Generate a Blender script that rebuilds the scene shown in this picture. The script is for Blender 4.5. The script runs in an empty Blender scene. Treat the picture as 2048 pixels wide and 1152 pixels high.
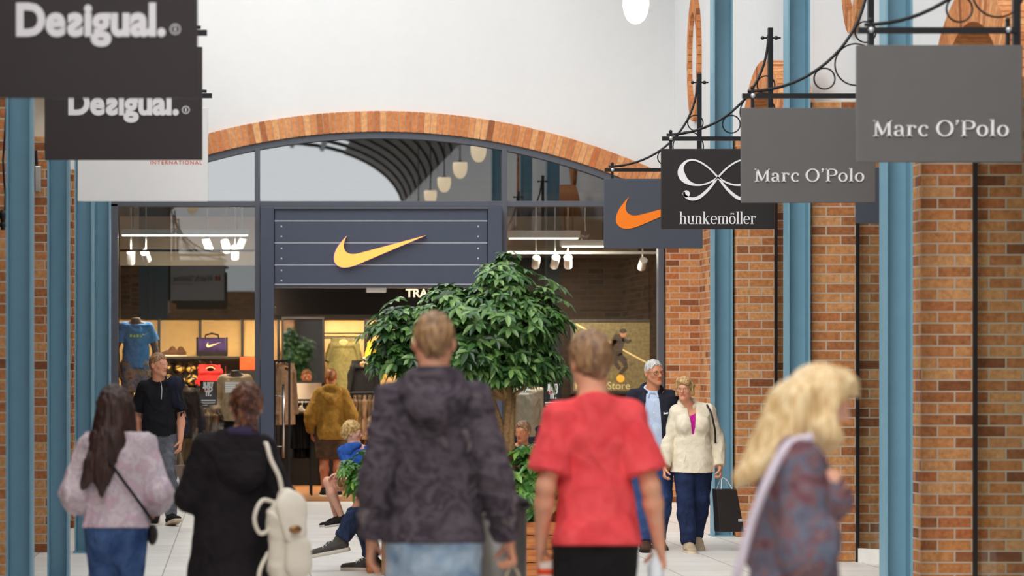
import bpy, math, random
import numpy as np
from mathutils import Vector, Matrix, Euler
random.seed(7); rng = np.random.default_rng(11)
PI = math.pi
SC = bpy.context.scene
COL = SC.collection
F_PX = 5800.0          # focal length in pixels of the 2048-wide frame
CAM_Z = 1.62
VX, VY = 473.0, 750.0  # where the street direction vanishes

def wx(px, Y): return (px - VX) * Y / F_PX
def wz(py, Y): return CAM_Z + (VY - py) * Y / F_PX

def lin(c):
    out = []
    for v in c[:3]:
        v = v / 255.0
        out.append(v / 12.92 if v <= 0.04045 else ((v + 0.055) / 1.055) ** 2.4)
    return (out[0], out[1], out[2], 1.0)

# ------------------------------------------------------------------ materials
class NT:
    def __init__(s, name):
        s.m = bpy.data.materials.new(name); s.m.use_nodes = True
        s.t = s.m.node_tree; s.t.nodes.clear()
        s.out = s.t.nodes.new('ShaderNodeOutputMaterial')
    def n(s, typ, props=None, **inp):
        nd = s.t.nodes.new('ShaderNode' + typ)
        for k, v in (props or {}).items(): setattr(nd, k, v)
        for k, v in inp.items():
            s.set(nd, k, v)
        return nd
    def set(s, nd, k, v):
        key = k.replace('_', ' ')
        sock = nd.inputs[int(k[1:])] if (k[0] == 'i' and k[1:].isdigit()) else nd.inputs[key]
        if isinstance(v, bpy.types.NodeSocket): s.t.links.new(v, sock)
        elif isinstance(v, bpy.types.Node): s.t.links.new(v.outputs[0], sock)
        else: sock.default_value = v
    def ramp(s, fac, stops, mode='LINEAR'):
        nd = s.n('ValToRGB'); cr = nd.color_ramp; cr.interpolation = mode
        while len(cr.elements) > 1: cr.elements.remove(cr.elements[-1])
        cr.elements[0].position = stops[0][0]; cr.elements[0].color = stops[0][1]
        for p, c in stops[1:]:
            e = cr.elements.new(p); e.color = c
        s.set(nd, 'Fac', fac); return nd
    def math(s, op, a, b=0.0):
        nd = s.n('Math', {'operation': op}); s.set(nd, 'i0', a); s.set(nd, 'i1', b); return nd.outputs[0]
    def mix(s, fac, a, b, bt='MIX'):
        nd = s.n('Mix', {'data_type': 'RGBA', 'blend_type': bt})
        s.set(nd, 'i0', fac); s.set(nd, 'i6', a); s.set(nd, 'i7', b); return nd.outputs[2]
    def bump(s, h, strength=0.3, dist=0.01):
        return s.n('Bump', Height=h, Strength=strength, Distance=dist).outputs[0]
    def pbr(s, col, rough=0.6, metal=0.0, spec=0.5, normal=None, **kw):
        b = s.n('BsdfPrincipled')
        s.set(b, 'Base_Color', col); s.set(b, 'Roughness', rough); s.set(b, 'Metallic', metal)
        s.set(b, 'Specular_IOR_Level', spec)
        if normal is not None: s.set(b, 'Normal', normal)
        for k, v in kw.items(): s.set(b, k, v)
        s.t.links.new(b.outputs[0], s.out.inputs[0]); return b

def m_plain(name, rgb, rough=0.6, metal=0.0, spec=0.4, var=0.06, scale=8.0, bump=0.0):
    t = NT(name); c = lin(rgb)
    tc = t.n('TexCoord')
    nz = t.n('TexNoise', Vector=tc.outputs['Object'], Scale=scale, Detail=4.0)
    hi = tuple(min(1, v * (1 + var)) for v in c[:3]) + (1,); lo = tuple(v * (1 - var) for v in c[:3]) + (1,)
    r = t.ramp(nz.outputs[0], [(0.3, lo), (0.7, hi)])
    nm = t.bump(nz.outputs[0], bump, 0.01) if bump else None
    t.pbr(r.outputs[0], rough, metal, spec, nm); return t.m

def m_emit(name, rgb, strength):
    t = NT(name)
    b = t.pbr(lin(rgb), 0.5); t.set(b, 'Emission_Color', lin(rgb)); t.set(b, 'Emission_Strength', strength)
    return t.m

def m_cloth(name, rgb, rgb2=None, scale=220.0, rough=0.9, fold=0.25, foldscale=9.0, patt=None):
    """woven cloth: fine weave and soft creases as bump, slight tone variation; patt = (list of colours, scale) for prints"""
    t = NT(name); c = lin(rgb); c2 = lin(rgb2) if rgb2 else tuple(v * 0.8 for v in c[:3]) + (1,)
    tc = t.n('TexCoord'); ob = tc.outputs['Object']
    n1 = t.n('TexNoise', Vector=ob, Scale=foldscale, Detail=3.0, Distortion=1.2)
    n2 = t.n('TexNoise', Vector=ob, Scale=scale, Detail=2.0)
    col = t.ramp(n1.outputs[0], [(0.3, c2), (0.65, c)]).outputs[0]
    if patt:
        cols, ps = patt
        np_ = t.n('TexNoise', Vector=ob, Scale=ps, Detail=5.0, Roughness=0.6, Distortion=0.8)
        k = len(cols)
        col = t.ramp(np_.outputs[0], [(0.30 + 0.40 * i / max(1, k - 1), lin(cc)) for i, cc in enumerate(cols)]).outputs[0]
    h = t.math('ADD', n1.outputs[0], t.math('MULTIPLY', n2.outputs[0], 0.08))
    t.pbr(col, rough, 0, 0.25, t.bump(h, fold, 0.03)); return t.m

def m_denim(name, rgb, rgb_fade):
    t = NT(name); tc = t.n('TexCoord'); ob = tc.outputs['Object']
    n1 = t.n('TexNoise', Vector=ob, Scale=7.0, Detail=4.0, Distortion=0.8)
    mp = t.n('Mapping', Vector=ob); mp.inputs['Scale'].default_value = (1, 1, 0.25)
    n2 = t.n('TexNoise', Vector=mp.outputs[0], Scale=160.0, Detail=2.0)
    f = t.math('ADD', t.math('MULTIPLY', n1.outputs[0], 0.8), t.math('MULTIPLY', n2.outputs[0], 0.25))
    col = t.ramp(f, [(0.35, lin(rgb)), (0.72, lin(rgb_fade))])
    t.pbr(col.outputs[0], 0.85, 0, 0.2, t.bump(n1.outputs[0], 0.35, 0.03)); return t.m

def m_skin(name, rgb):
    t = NT(name); c = lin(rgb); tc = t.n('TexCoord')
    n1 = t.n('TexNoise', Vector=tc.outputs['Object'], Scale=18.0, Detail=3.0)
    red = (c[0] * 1.02, c[1] * 0.80, c[2] * 0.74, 1)
    col = t.ramp(n1.outputs[0], [(0.35, c), (0.75, red)])
    b = t.pbr(col.outputs[0], 0.5, 0, 0.35)
    t.set(b, 'Subsurface_Weight', 0.12); b.inputs['Subsurface Radius'].default_value = (0.012, 0.005, 0.003)
    return t.m

def m_hair(name, dark, mid, light, sx=60.0, sz=5.0, rough=0.42):
    t = NT(name); tc = t.n('TexCoord')
    mp = t.n('Mapping', Vector=tc.outputs['Object']); mp.inputs['Scale'].default_value = (sx, sx, sz)
    n1 = t.n('TexNoise', Vector=mp.outputs[0], Scale=1.0, Detail=6.0, Roughness=0.6, Distortion=0.4)
    col = t.ramp(n1.outputs[0], [(0.32, lin(dark)), (0.5, lin(mid)), (0.68, lin(light))])
    t.pbr(col.outputs[0], rough, 0, 0.5, t.bump(n1.outputs[0], 0.6, 0.01)); return t.m

def m_brick():
    t = NT('brick_masonry')
    g = t.n('NewGeometry'); sp = t.n('SeparateXYZ', Vector=g.outputs['Position']); sn = t.n('SeparateXYZ', Vector=g.outputs['True Normal'])
    side = t.math('GREATER_THAN', t.math('ABSOLUTE', sn.outputs[0]), 0.5)
    u = t.math('ADD', t.math('MULTIPLY', sp.outputs[1], side), t.math('MULTIPLY', sp.outputs[0], t.math('SUBTRACT', 1.0, side)))
    v = t.n('CombineXYZ', X=u, Y=sp.outputs[2], Z=0.0)
    br = t.n('TexBrick', {'offset': 0.5, 'offset_frequency': 2}, Vector=v.outputs[0], Scale=1.0)
    for k, x in dict(Mortar_Size=0.007, Mortar_Smooth=0.15, Bias=0.0, Brick_Width=0.25, Row_Height=0.0833).items():
        br.inputs[k.replace('_', ' ')].default_value = x
    br.inputs['Color1'].default_value = (0, 0, 0, 1); br.inputs['Color2'].default_value = (1, 1, 1, 1)
    br.inputs['Mortar'].default_value = (0.5, 0.5, 0.5, 1)
    tone = t.ramp(br.outputs[0], [(0.0, lin((140, 86, 56))), (0.15, lin((182, 118, 76))), (0.5, lin((208, 140, 86))), (0.8, lin((222, 166, 112))), (1.0, lin((192, 114, 70)))])
    nz = t.n('TexNoise', Vector=g.outputs['Position'], Scale=28.0, Detail=5.0)
    tone2 = t.mix(0.55, tone.outputs[0], t.ramp(nz.outputs[0], [(0.25, lin((140, 120, 110))), (0.7, (1, 1, 1, 1))]).outputs[0], 'MULTIPLY')
    col = t.mix(br.outputs[1], tone2, lin((192, 174, 154)))
    h = t.math('SUBTRACT', t.math('MULTIPLY', nz.outputs[0], 0.25), br.outputs[1])
    t.pbr(col, 0.85, 0, 0.2, t.bump(h, 0.6, 0.008)); return t.m

def m_voussoir():
    t = NT('arch_brick'); g = t.n('NewGeometry'); tc = t.n('TexCoord')
    nz = t.n('TexNoise', Vector=tc.outputs['Object'], Scale=25.0, Detail=5.0)
    tone = t.ramp(g.outputs['Random Per Island'], [(0.0, lin((150, 92, 60))), (0.12, lin((204, 130, 82))), (0.5, lin((222, 152, 98))), (0.8, lin((234, 176, 122))), (1.0, lin((206, 120, 72)))])
    col = t.mix(0.5, tone.outputs[0], t.ramp(nz.outputs[0], [(0.25, lin((150, 130, 120))), (0.7, (1, 1, 1, 1))]).outputs[0], 'MULTIPLY')
    t.pbr(col, 0.85, 0, 0.2, t.bump(nz.outputs[0], 0.3, 0.01)); return t.m

def m_tiles():
    t = NT('floor_tiles'); g = t.n('NewGeometry')
    br = t.n('TexBrick', {'offset': 0.0, 'offset_frequency': 2}, Vector=g.outputs['Position'], Scale=1.0)
    for k, x in {'Mortar Size': 0.006, 'Mortar Smooth': 0.1, 'Bias': 0.0, 'Brick Width': 0.6, 'Row Height': 0.6}.items(): br.inputs[k].default_value = x
    br.inputs['Color1'].default_value = lin((226, 221, 214)); br.inputs['Color2'].default_value = lin((235, 231, 225)); br.inputs['Mortar'].default_value = lin((165, 158, 150))
    nz = t.n('TexNoise', Vector=g.outputs['Position'], Scale=3.0, Detail=6.0)
    col = t.mix(0.25, br.outputs[0], t.ramp(nz.outputs[0], [(0.3, lin((215, 208, 200))), (0.7, (1, 1, 1, 1))]).outputs[0], 'MULTIPLY')
    t.pbr(col, 0.42, 0, 0.4, t.bump(t.math('MULTIPLY', br.outputs[1], -1.0), 0.3, 0.004)); return t.m

def m_glass(name, tint=(0.93, 0.95, 0.94), ior=1.5, boost=1.0, rough=0.0):
    t = NT(name)
    r0 = ((ior - 1)/(ior + 1))**2
    fc = t.n('LayerWeight', Blend=0.5).outputs['Facing']
    fr = t.math('ADD', r0, t.math('MULTIPLY', 1 - r0, t.math('POWER', fc, 5.0)))
    tr = t.n('BsdfTransparent', Color=tint + (1,)); gl = t.n('BsdfGlossy', Color=(1, 1, 1, 1), Roughness=rough)
    mx = t.n('MixShader', Fac=t.math('MINIMUM', t.math('MULTIPLY', fr, boost), 1.0)); t.set(mx, 'i1', tr); t.set(mx, 'i2', gl)
    t.t.links.new(mx.outputs[0], t.out.inputs[0]); return t.m

def m_wood(name, a, b, axis='X', scale=6.0):
    t = NT(name); tc = t.n('TexCoord'); mp = t.n('Mapping', Vector=tc.outputs['Object'])
    sc = {'X': (0.6, 8, 8), 'Y': (8, 0.6, 8), 'Z': (8, 8, 0.6)}[axis]; mp.inputs['Scale'].default_value = sc
    n1 = t.n('TexNoise', Vector=mp.outputs[0], Scale=scale, Detail=6.0, Distortion=0.6)
    g = t.n('NewGeometry')
    f = t.math('ADD', t.math('MULTIPLY', n1.outputs[0], 0.8), t.math('MULTIPLY', g.outputs['Random Per Island'], 0.2))
    col = t.ramp(f, [(0.35, lin(a)), (0.7, lin(b))])
    t.pbr(col.outputs[0], 0.5, 0, 0.4, t.bump(n1.outputs[0], 0.15, 0.005)); return t.m

def m_leaf(name, dark, mid, light):
    t = NT(name); g = t.n('NewGeometry'); tc = t.n('TexCoord')
    nz = t.n('TexNoise', Vector=tc.outputs['Object'], Scale=3.0, Detail=2.0)
    f = t.math('ADD', t.math('MULTIPLY', g.outputs['Random Per Island'], 0.65), t.math('MULTIPLY', nz.outputs[0], 0.35))
    col = t.ramp(f, [(0.2, lin(dark)), (0.5, lin(mid)), (0.8, lin(light))]).outputs[0]
    b = t.pbr(col, 0.30, 0, 0.6)
    tl = t.n('BsdfTranslucent', Color=col)
    mx = t.n('MixShader', Fac=0.22); t.set(mx, 'i1', b.outputs[0]); t.set(mx, 'i2', tl)
    t.t.links.new(mx.outputs[0], t.out.inputs[0]); return t.m

# ------------------------------------------------------------------ mesh builder
class MB:
    def __init__(s): s.v = []; s.f = []; s.mi = []
    def add(s, vs, fs, mi=0):
        b = len(s.v); s.v.extend([tuple(p) for p in vs]); s.f.extend([tuple(b + i for i in f) for f in fs]); s.mi.extend([mi] * len(fs)); return s
    def box(s, x0, x1, y0, y1, z0, z1, mi=0, M=None):
        vs = [Vector(p) for p in ((x0,y0,z0),(x1,y0,z0),(x1,y1,z0),(x0,y1,z0),(x0,y0,z1),(x1,y0,z1),(x1,y1,z1),(x0,y1,z1))]
        if M is not None: vs = [M @ v for v in vs]
        return s.add(vs, [(0,3,2,1),(4,5,6,7),(0,1,5,4),(1,2,6,5),(2,3,7,6),(3,0,4,7)], mi)
    def frame(s, d):
        d = Vector(d).normalized(); a = Vector((0,0,1)) if abs(d.z) < 0.9 else Vector((1,0,0))
        u = d.cross(a).normalized(); return u, d.cross(u).normalized()
    def tube(s, pts, r, n=10, mi=0, closed=False, caps=True, flat=None):
        """tube along pts; r a number or list; flat=(axis, q) squashes along an axis"""
        pts = [Vector(p) for p in pts]; N = len(pts); rr = r if isinstance(r, (list, tuple)) else [r] * N
        base = len(s.v); prev = None
        for i, p in enumerate(pts):
            if closed: d = pts[(i+1) % N] - pts[i-1]
            else: d = pts[min(i+1, N-1)] - pts[max(i-1, 0)]
            d.normalize()
            if prev is None: u, w = s.frame(d)
            else:
                u = (prev - d * prev.dot(d))
                if u.length < 1e-6: u, w = s.frame(d)
                else: u.normalize(); w = d.cross(u).normalized()
            prev = u
            for k in range(n):
                a = 2 * PI * k / n
                o = u * math.cos(a) * rr[i] + w * math.sin(a) * rr[i]
                if flat: o = o - Vector(flat[0]) * (o.dot(Vector(flat[0])) * (1 - flat[1]))
                s.v.append(tuple(p + o))
        rng_ = range(N if closed else N - 1)
        for i in rng_:
            j = (i + 1) % N
            for k in range(n):
                s.f.append((base + i*n + k, base + i*n + (k+1) % n, base + j*n + (k+1) % n, base + j*n + k)); s.mi.append(mi)
        if caps and not closed:
            s.f.append(tuple(base + k for k in reversed(range(n)))); s.mi.append(mi)
            s.f.append(tuple(base + (N-1)*n + k for k in range(n))); s.mi.append(mi)
        return s
    def cyl(s, a, b, r, n=16, mi=0, r2=None): return s.tube([a, b], [r, r if r2 is None else r2], n, mi)
    def lathe(s, prof, c=(0,0,0), n=24, mi=0, axis='Z', arc=2*PI):
        base = len(s.v); full = abs(arc - 2*PI) < 1e-6; m = n if full else n + 1
        for r, h in prof:
            for k in range(m):
                a = arc * k / n
                if axis == 'Z': s.v.append((c[0] + r*math.cos(a), c[1] + r*math.sin(a), c[2] + h))
                elif axis == 'Y': s.v.append((c[0] + r*math.cos(a), c[1] + h, c[2] + r*math.sin(a)))
                else: s.v.append((c[0] + h, c[1] + r*math.cos(a), c[2] + r*math.sin(a)))
        for i in range(len(prof) - 1):
            for k in range(n):
                k2 = (k+1) % m if full else k+1
                s.f.append((base+i*m+k, base+i*m+k2, base+(i+1)*m+k2, base+(i+1)*m+k)); s.mi.append(mi)
        return s
    def ball(s, c, r, n=16, mi=0, sc=(1,1,1), M=None):
        prof = [(math.sin(PI*i/(n//2)), -math.cos(PI*i/(n//2))) for i in range(n//2 + 1)]
        t = MB(); t.lathe(prof, n=n)
        vs = [Vector((p[0]*r*sc[0], p[1]*r*sc[1], p[2]*r*sc[2])) for p in t.v]
        if M is not None: vs = [M @ v for v in vs]
        return s.add([v + Vector(c) for v in vs], t.f, mi)
    def prism(s, poly, y0, y1, mi=0, plane='XZ'):
        """polygon (list of 2-D points) extruded; plane XZ extrudes along Y, YZ along X, XY along Z"""
        n = len(poly)
        def P(p, d): return (p[0], d, p[1]) if plane == 'XZ' else ((d, p[0], p[1]) if plane == 'YZ' else (p[0], p[1], d))
        vs = [P(p, y0) for p in poly] + [P(p, y1) for p in poly]
        fs = [tuple(range(n)), tuple(reversed(range(n, 2*n)))] + [(i, i+n, (i+1) % n + n, (i+1) % n) for i in range(n)]
        return s.add(vs, fs, mi)
    def ribbon(s, pts, widths, y0, y1, mi=0, closed=False):
        """flat stroke of varying width in the XZ plane, y0..y1 thick"""
        P = [Vector((p[0], p[1])) for p in pts]; N = len(P); L = []; R = []
        for i in range(N):
            d = (P[(i+1) % N] - P[i-1]) if closed else (P[min(i+1, N-1)] - P[max(i-1, 0)])
            d.normalize(); nrm = Vector((-d.y, d.x)); w = widths[i] / 2
            L.append(P[i] + nrm * w); R.append(P[i] - nrm * w)
        M_ = N if closed else N - 1
        vs = [(p.x, y0, p.y) for p in L] + [(p.x, y0, p.y) for p in R] + [(p.x, y1, p.y) for p in L] + [(p.x, y1, p.y) for p in R]
        fs = []
        for i in range(M_):
            j = (i+1) % N
            fs += [(i, j, N+j, N+i), (2*N+i, 3*N+i, 3*N+j, 2*N+j), (i, 2*N+i, 2*N+j, j), (N+i, N+j, 3*N+j, 3*N+i)]
        if not closed: fs += [(0, N, 3*N, 2*N), (N-1, 3*N-1, 4*N-1, 2*N-1)]
        return s.add(vs, fs, mi)
    def xf(s, M):
        s.v = [tuple(M @ Vector(p)) for p in s.v]; return s
    def join(s, o, mi=None):
        return s.add(o.v, o.f) if mi is None else s.add(o.v, o.f, mi)
    def build(s, name, mats, parent=None, smooth=False, bevel=0.0, auto=None, recalc=True):
        me = bpy.data.meshes.new(name); me.from_pydata(s.v, [], s.f)
        for m in (mats if isinstance(mats, (list, tuple)) else [mats]): me.materials.append(m)
        me.polygons.foreach_set('material_index', s.mi)
        if recalc:
            import bmesh
            bm = bmesh.new(); bm.from_mesh(me); bmesh.ops.recalc_face_normals(bm, faces=bm.faces); bm.to_mesh(me); bm.free()
        o = bpy.data.objects.new(name, me); COL.objects.link(o)
        if parent is not None: o.parent = parent
        if smooth:
            me.polygons.foreach_set('use_smooth', [True] * len(me.polygons))
            if auto: me.set_sharp_from_angle(angle=math.radians(auto))
        if bevel:
            b = o.modifiers.new('edge', 'BEVEL'); b.width = bevel; b.segments = 2; b.limit_method = 'ANGLE'; b.angle_limit = math.radians(50)
        return o

def empty(name, loc=(0,0,0), rz=0.0):
    o = bpy.data.objects.new(name, None); o.empty_display_size = 0.2; COL.objects.link(o)
    o.location = loc; o.rotation_euler = (0, 0, rz); return o
def tag(o, label, cat, group=None, kind=None):
    o['label'] = label; o['category'] = cat
    if group: o['group'] = group
    if kind: o['kind'] = kind
    return o
def struct(o, label=None):
    o['kind'] = 'structure'
    if label: o['label'] = label
    return o
def thing(name, label, cat, loc=(0,0,0), rz=0.0, group=None, kind=None): return tag(empty(name, loc, rz), label, cat, group, kind)
def dup(root, loc=None, rz=None, label=None):
    r = root.copy(); COL.objects.link(r)
    if loc is not None: r.location = loc
    if rz is not None: r.rotation_euler = (0, 0, rz)
    if label: r['label'] = label
    for ch in list(root.children):
        c = ch.copy(); COL.objects.link(c); c.parent = r
        for g in list(ch.children):
            d = g.copy(); COL.objects.link(d); d.parent = c
    return r
def text_mesh(name, body, size, mat, parent, loc, depth=0.006, offset=0.0, sx=1.0, mirror=False, align='CENTER', spacing=1.0):
    """lettering in the XZ plane facing -Y, converted to a mesh"""
    cu = bpy.data.curves.new(name, 'FONT'); cu.body = body; cu.size = size; cu.extrude = depth / 2; cu.offset = offset
    cu.align_x = align; cu.align_y = 'CENTER'; cu.space_character = spacing; cu.resolution_u = 4
    tmp = bpy.data.objects.new(name, cu); COL.objects.link(tmp)
    dg = bpy.context.evaluated_depsgraph_get()
    me = bpy.data.meshes.new_from_object(tmp.evaluated_get(dg)); bpy.data.objects.remove(tmp)
    M = Matrix(((sx, 0, 0, 0), (0, 0, -1, 0), (0, 1, 0, 0), (0, 0, 0, 1)))
    if mirror: M = Matrix.Diagonal((-1, -1, 1, 1)) @ M
    me.transform(M); me.materials.clear(); me.materials.append(mat)
    o = bpy.data.objects.new(name, me); COL.objects.link(o); o.parent = parent; o.location = loc; return o
def bez(p0, p1, p2, p3, n=10):
    return [tuple(((1-t)**3)*a + 3*((1-t)**2)*t*b + 3*(1-t)*t*t*c + t**3*d for a, b, c, d in zip(p0, p1, p2, p3)) for t in [i/n for i in range(n)]]
def tick_outline(w, cx=0.0, cz=0.0):
    """curved tick emblem, width w, centred"""
    P = [(24, 7.8)]
    cur = (24, 7.8)
    nxt = (6.442, 15.276); P.append(nxt); cur = nxt; P.pop()
    segs = [((-1.456, .616), (-2.679, .925), (-3.668, .925)), ((-1.12, 0), (-1.933, -.392), (-2.437, -1.177)), ((-.317, -.504), (-.41, -1.143), (-.28, -1.918)),
            ((.13, -.775), (.476, -1.6), (1.036, -2.478)), ((.467, -.71), (1.232, -1.643), (2.297, -2.8)), ((-.35, .58), (-.62, 1.2), (-.784, 1.848)),
            ((-.28, 1.195), (-.028, 2.072), (.756, 2.632)), ((.373, .261), (.886, .392), (1.54, .392)), ((.522, 0), (1.11, -.084), (1.764, -.252))]
    for a, b, c in segs:
        q = [cur] + [(cur[0] + d[0], cur[1] + d[1]) for d in (a, b, c)]
        P += bez(*q, n=8); cur = q[3]
    P.append(cur)
    k = w / 24.0
    return [((x - 12) * k + cx, -(y - 12) * k + cz) for x, y in P]

# a slab / modern serif alphabet out of strokes (x-height 1); T thick, t thin
def serif_word(word, T, t, slab=True, gap=0.16):
    mb = MB(); x = 0.0
    def v(x0, y0, y1, w): mb.prism([(x0-w/2, y0), (x0+w/2, y0), (x0+w/2, y1), (x0-w/2, y1)], 0, 1)
    def h(x0, x1, y, w): mb.prism([(x0, y-w/2), (x1, y-w/2), (x1, y+w/2), (x0, y+w/2)], 0, 1)
    def l(x0, y0, x1, y1, w): mb.ribbon([(x0, y0), (x1, y1)], [w, w], 0, 1)
    def arc(cx, cy, rx, ry, a0, a1, T_=T, t_=t):
        pts = []; ws = []
        for i in range(25):
            a = math.radians(a0 + (a1 - a0) * i / 24); pts.append((cx + rx*math.cos(a), cy + ry*math.sin(a)))
            ws.append(t_ + (T_ - t_) * abs(math.cos(a)) ** 1.5)
        mb.ribbon(pts, ws, 0, 1, closed=False)
    def dot(cx, cy, r): mb.prism([(cx + r*math.cos(a*PI/6), cy + r*math.sin(a*PI/6)) for a in range(12)], 0, 1)
    S = T * 0.55
    def foot(xc, y): h(xc - T/2 - S, xc + T/2 + S, y + t/2, t)
    def flag(xc, y): h(xc - T/2 - S, xc, y - t/2, t)
    for ch in word:
        o = x; w = 0.0
        if ch == 'M':
            a = o + S + T/2; b = a + 1.05; v(a, 0, 1.42, t*1.3); v(b, 0, 1.42, T); l(a, 1.40, (a+b)/2, 0.12, T); l(b, 1.40, (a+b)/2, 0.12, t*1.1)
            foot(a, 0); foot(b, 0); h(o, a + .1, 1.42 - t/2, t); h(b - .1, b + T/2 + S, 1.42 - t/2, t); w = b + S + T/2 - o
        elif ch == 'a':
            arc(o + .36, .27, .26, .22, 90, 270); h(o + .36, o + .62, .49, t); v(o + .64, .1, .72, T); arc(o + .36, .70, .28, .25, 0, 150, T*.8); dot(o + .16, .76, T*.5)
            h(o + .64, o + .64 + T/2 + S, t/2, t); arc(o + .36, .27, .28, .22, 270, 350, t, t); w = .64 + T/2 + S
        elif ch == 'r':
            a = o + S + T/2; v(a, 0, 1, T); foot(a, 0); flag(a, 1); arc(a + .30, .66, .24, .29, 60, 170, t*1.4); dot(a + .44, .84, T*.55); w = S + T/2 + .58
        elif ch == 'c':
            arc(o + .42, .5, .36, .46, 50, 310); dot(o + .64, .78, T*.5); w = .76
        elif ch == 'e':
            arc(o + .42, .5, .36, .46, 0, 315); h(o + .10, o + .80, .54, t); w = .84
        elif ch == 'O':
            arc(o + .68, .71, .58, .68, 0, 360); w = 1.36
        elif ch == 'o':
            arc(o + .44, .5, .36, .46, 0, 360); w = .88
        elif ch == 'ö':
            arc(o + .44, .5, .36, .46, 0, 360); dot(o + .28, 1.22, T*.5); dot(o + .60, 1.22, T*.5); l(o + .28, 1.22, o + .60, 1.32, t); l(o + .60, 1.22, o + .28, 1.32, t); w = .88
        elif ch == '’':
            dot(o + .16, 1.34, T*.55); l(o + .20, 1.30, o + .06, 1.02, t); w = .3
        elif ch == 'P':
            a = o + S + T/2; v(a, 0, 1.42, T); foot(a, 0); h(o, a, 1.42 - t/2, t); h(a, a + .45, 1.42 - t/2, t); h(a, a + .45, .68, t); arc(a + .45, 1.02, .36, .34, -90, 90); w = S + T/2 + .85
        elif ch == 'l':
            a = o + S + T/2; v(a, 0, 1.5, T); foot(a, 0); flag(a, 1.5); w = T + 2*S
        elif ch == 'i':
            a = o + S + T/2; v(a, 0, 1.0, T); foot(a, 0); flag(a, 1.0); dot(a, 1.3, T*.6); w = T + 2*S
        elif ch == 'h' or ch == 'n':
            a = o + S + T/2; b = a + .55; v(a, 0, 1.5 if ch == 'h' else 1.0, T); foot(a, 0); flag(a, 1.5 if ch == 'h' else 1.0); v(b, 0, .68, T); foot(b, 0)
            arc((a + b)/2 + .02, .66, (b - a)/2, .30, 0, 160); w = b + T/2 + S - o
        elif ch == 'u':
            a = o + S + T/2; b = a + .55; v(a, .34, 1.0, T); flag(a, 1); v(b, 0, 1.0, T); flag(b, 1); h(b, b + T/2 + S, t/2, t); arc((a + b)/2, .34, (b - a)/2, .30, 180, 350); w = b + T/2 + S - o
        elif ch == 'm':
            a = o + S + T/2; v(a, 0, 1, T); foot(a, 0); flag(a, 1)
            for k in (1, 2):
                b = a + .52*k; v(b, 0, .68, T); foot(b, 0); arc(b - .26 + .02, .66, .26, .30, 0, 160)
            w = b + T/2 + S - o
        elif ch == 'k':
            a = o + S + T/2; v(a, 0, 1.5, T); foot(a, 0); flag(a, 1.5); l(a, .42, a + .52, .96, t); l(a + .16, .58, a + .55, .04, T); h(a + .35, a + .75, .97, t); h(a + .32, a + .78, t/2, t); w = S + T/2 + .8
        elif ch == 'W':
            for k, (p, q, ww) in enumerate((((0, 1.42), (.36, .03), T), ((.36, .03), (.72, 1.42), t), ((.72, 1.42), (1.08, .03), T), ((1.08, .03), (1.42, 1.42), t))): l(o + .1 + p[0], p[1], o + .1 + q[0], q[1], ww)
            h(o - .05, o + .3, 1.42, t); h(o + 1.35, o + 1.65, 1.42, t); w = 1.6
        elif ch == 't':
            a = o + .2; v(a, .2, 1.35, T); h(o, o + .5, .97, t); arc(a + .2, .24, .2, .22, 180, 330, T, t); w = .52
        elif ch == 'S':
            arc(o + .42, 1.06, .34, .33, 30, 260, T*.9); arc(o + .42, .38, .36, .36, -150, 80, T*.9); w = .85
        elif ch == ' ':
            w = .3
        x = o + w + gap
    return mb, x - gap
def serif_obj(name, word, width, mat, parent, loc, T, t, depth=0.006, gap=0.16, mirror=False, hs=1.0):
    mb, W = serif_word(word, T, t, gap=gap); k = width / W
    sg = -1 if mirror else 1
    mb.v = [((p[0] - W/2) * k * sg, (p[1] - 1) * depth * sg, p[2] * k * hs) for p in mb.v]
    o = mb.build(name, mat, parent); o.location = loc; return o, k
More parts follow.
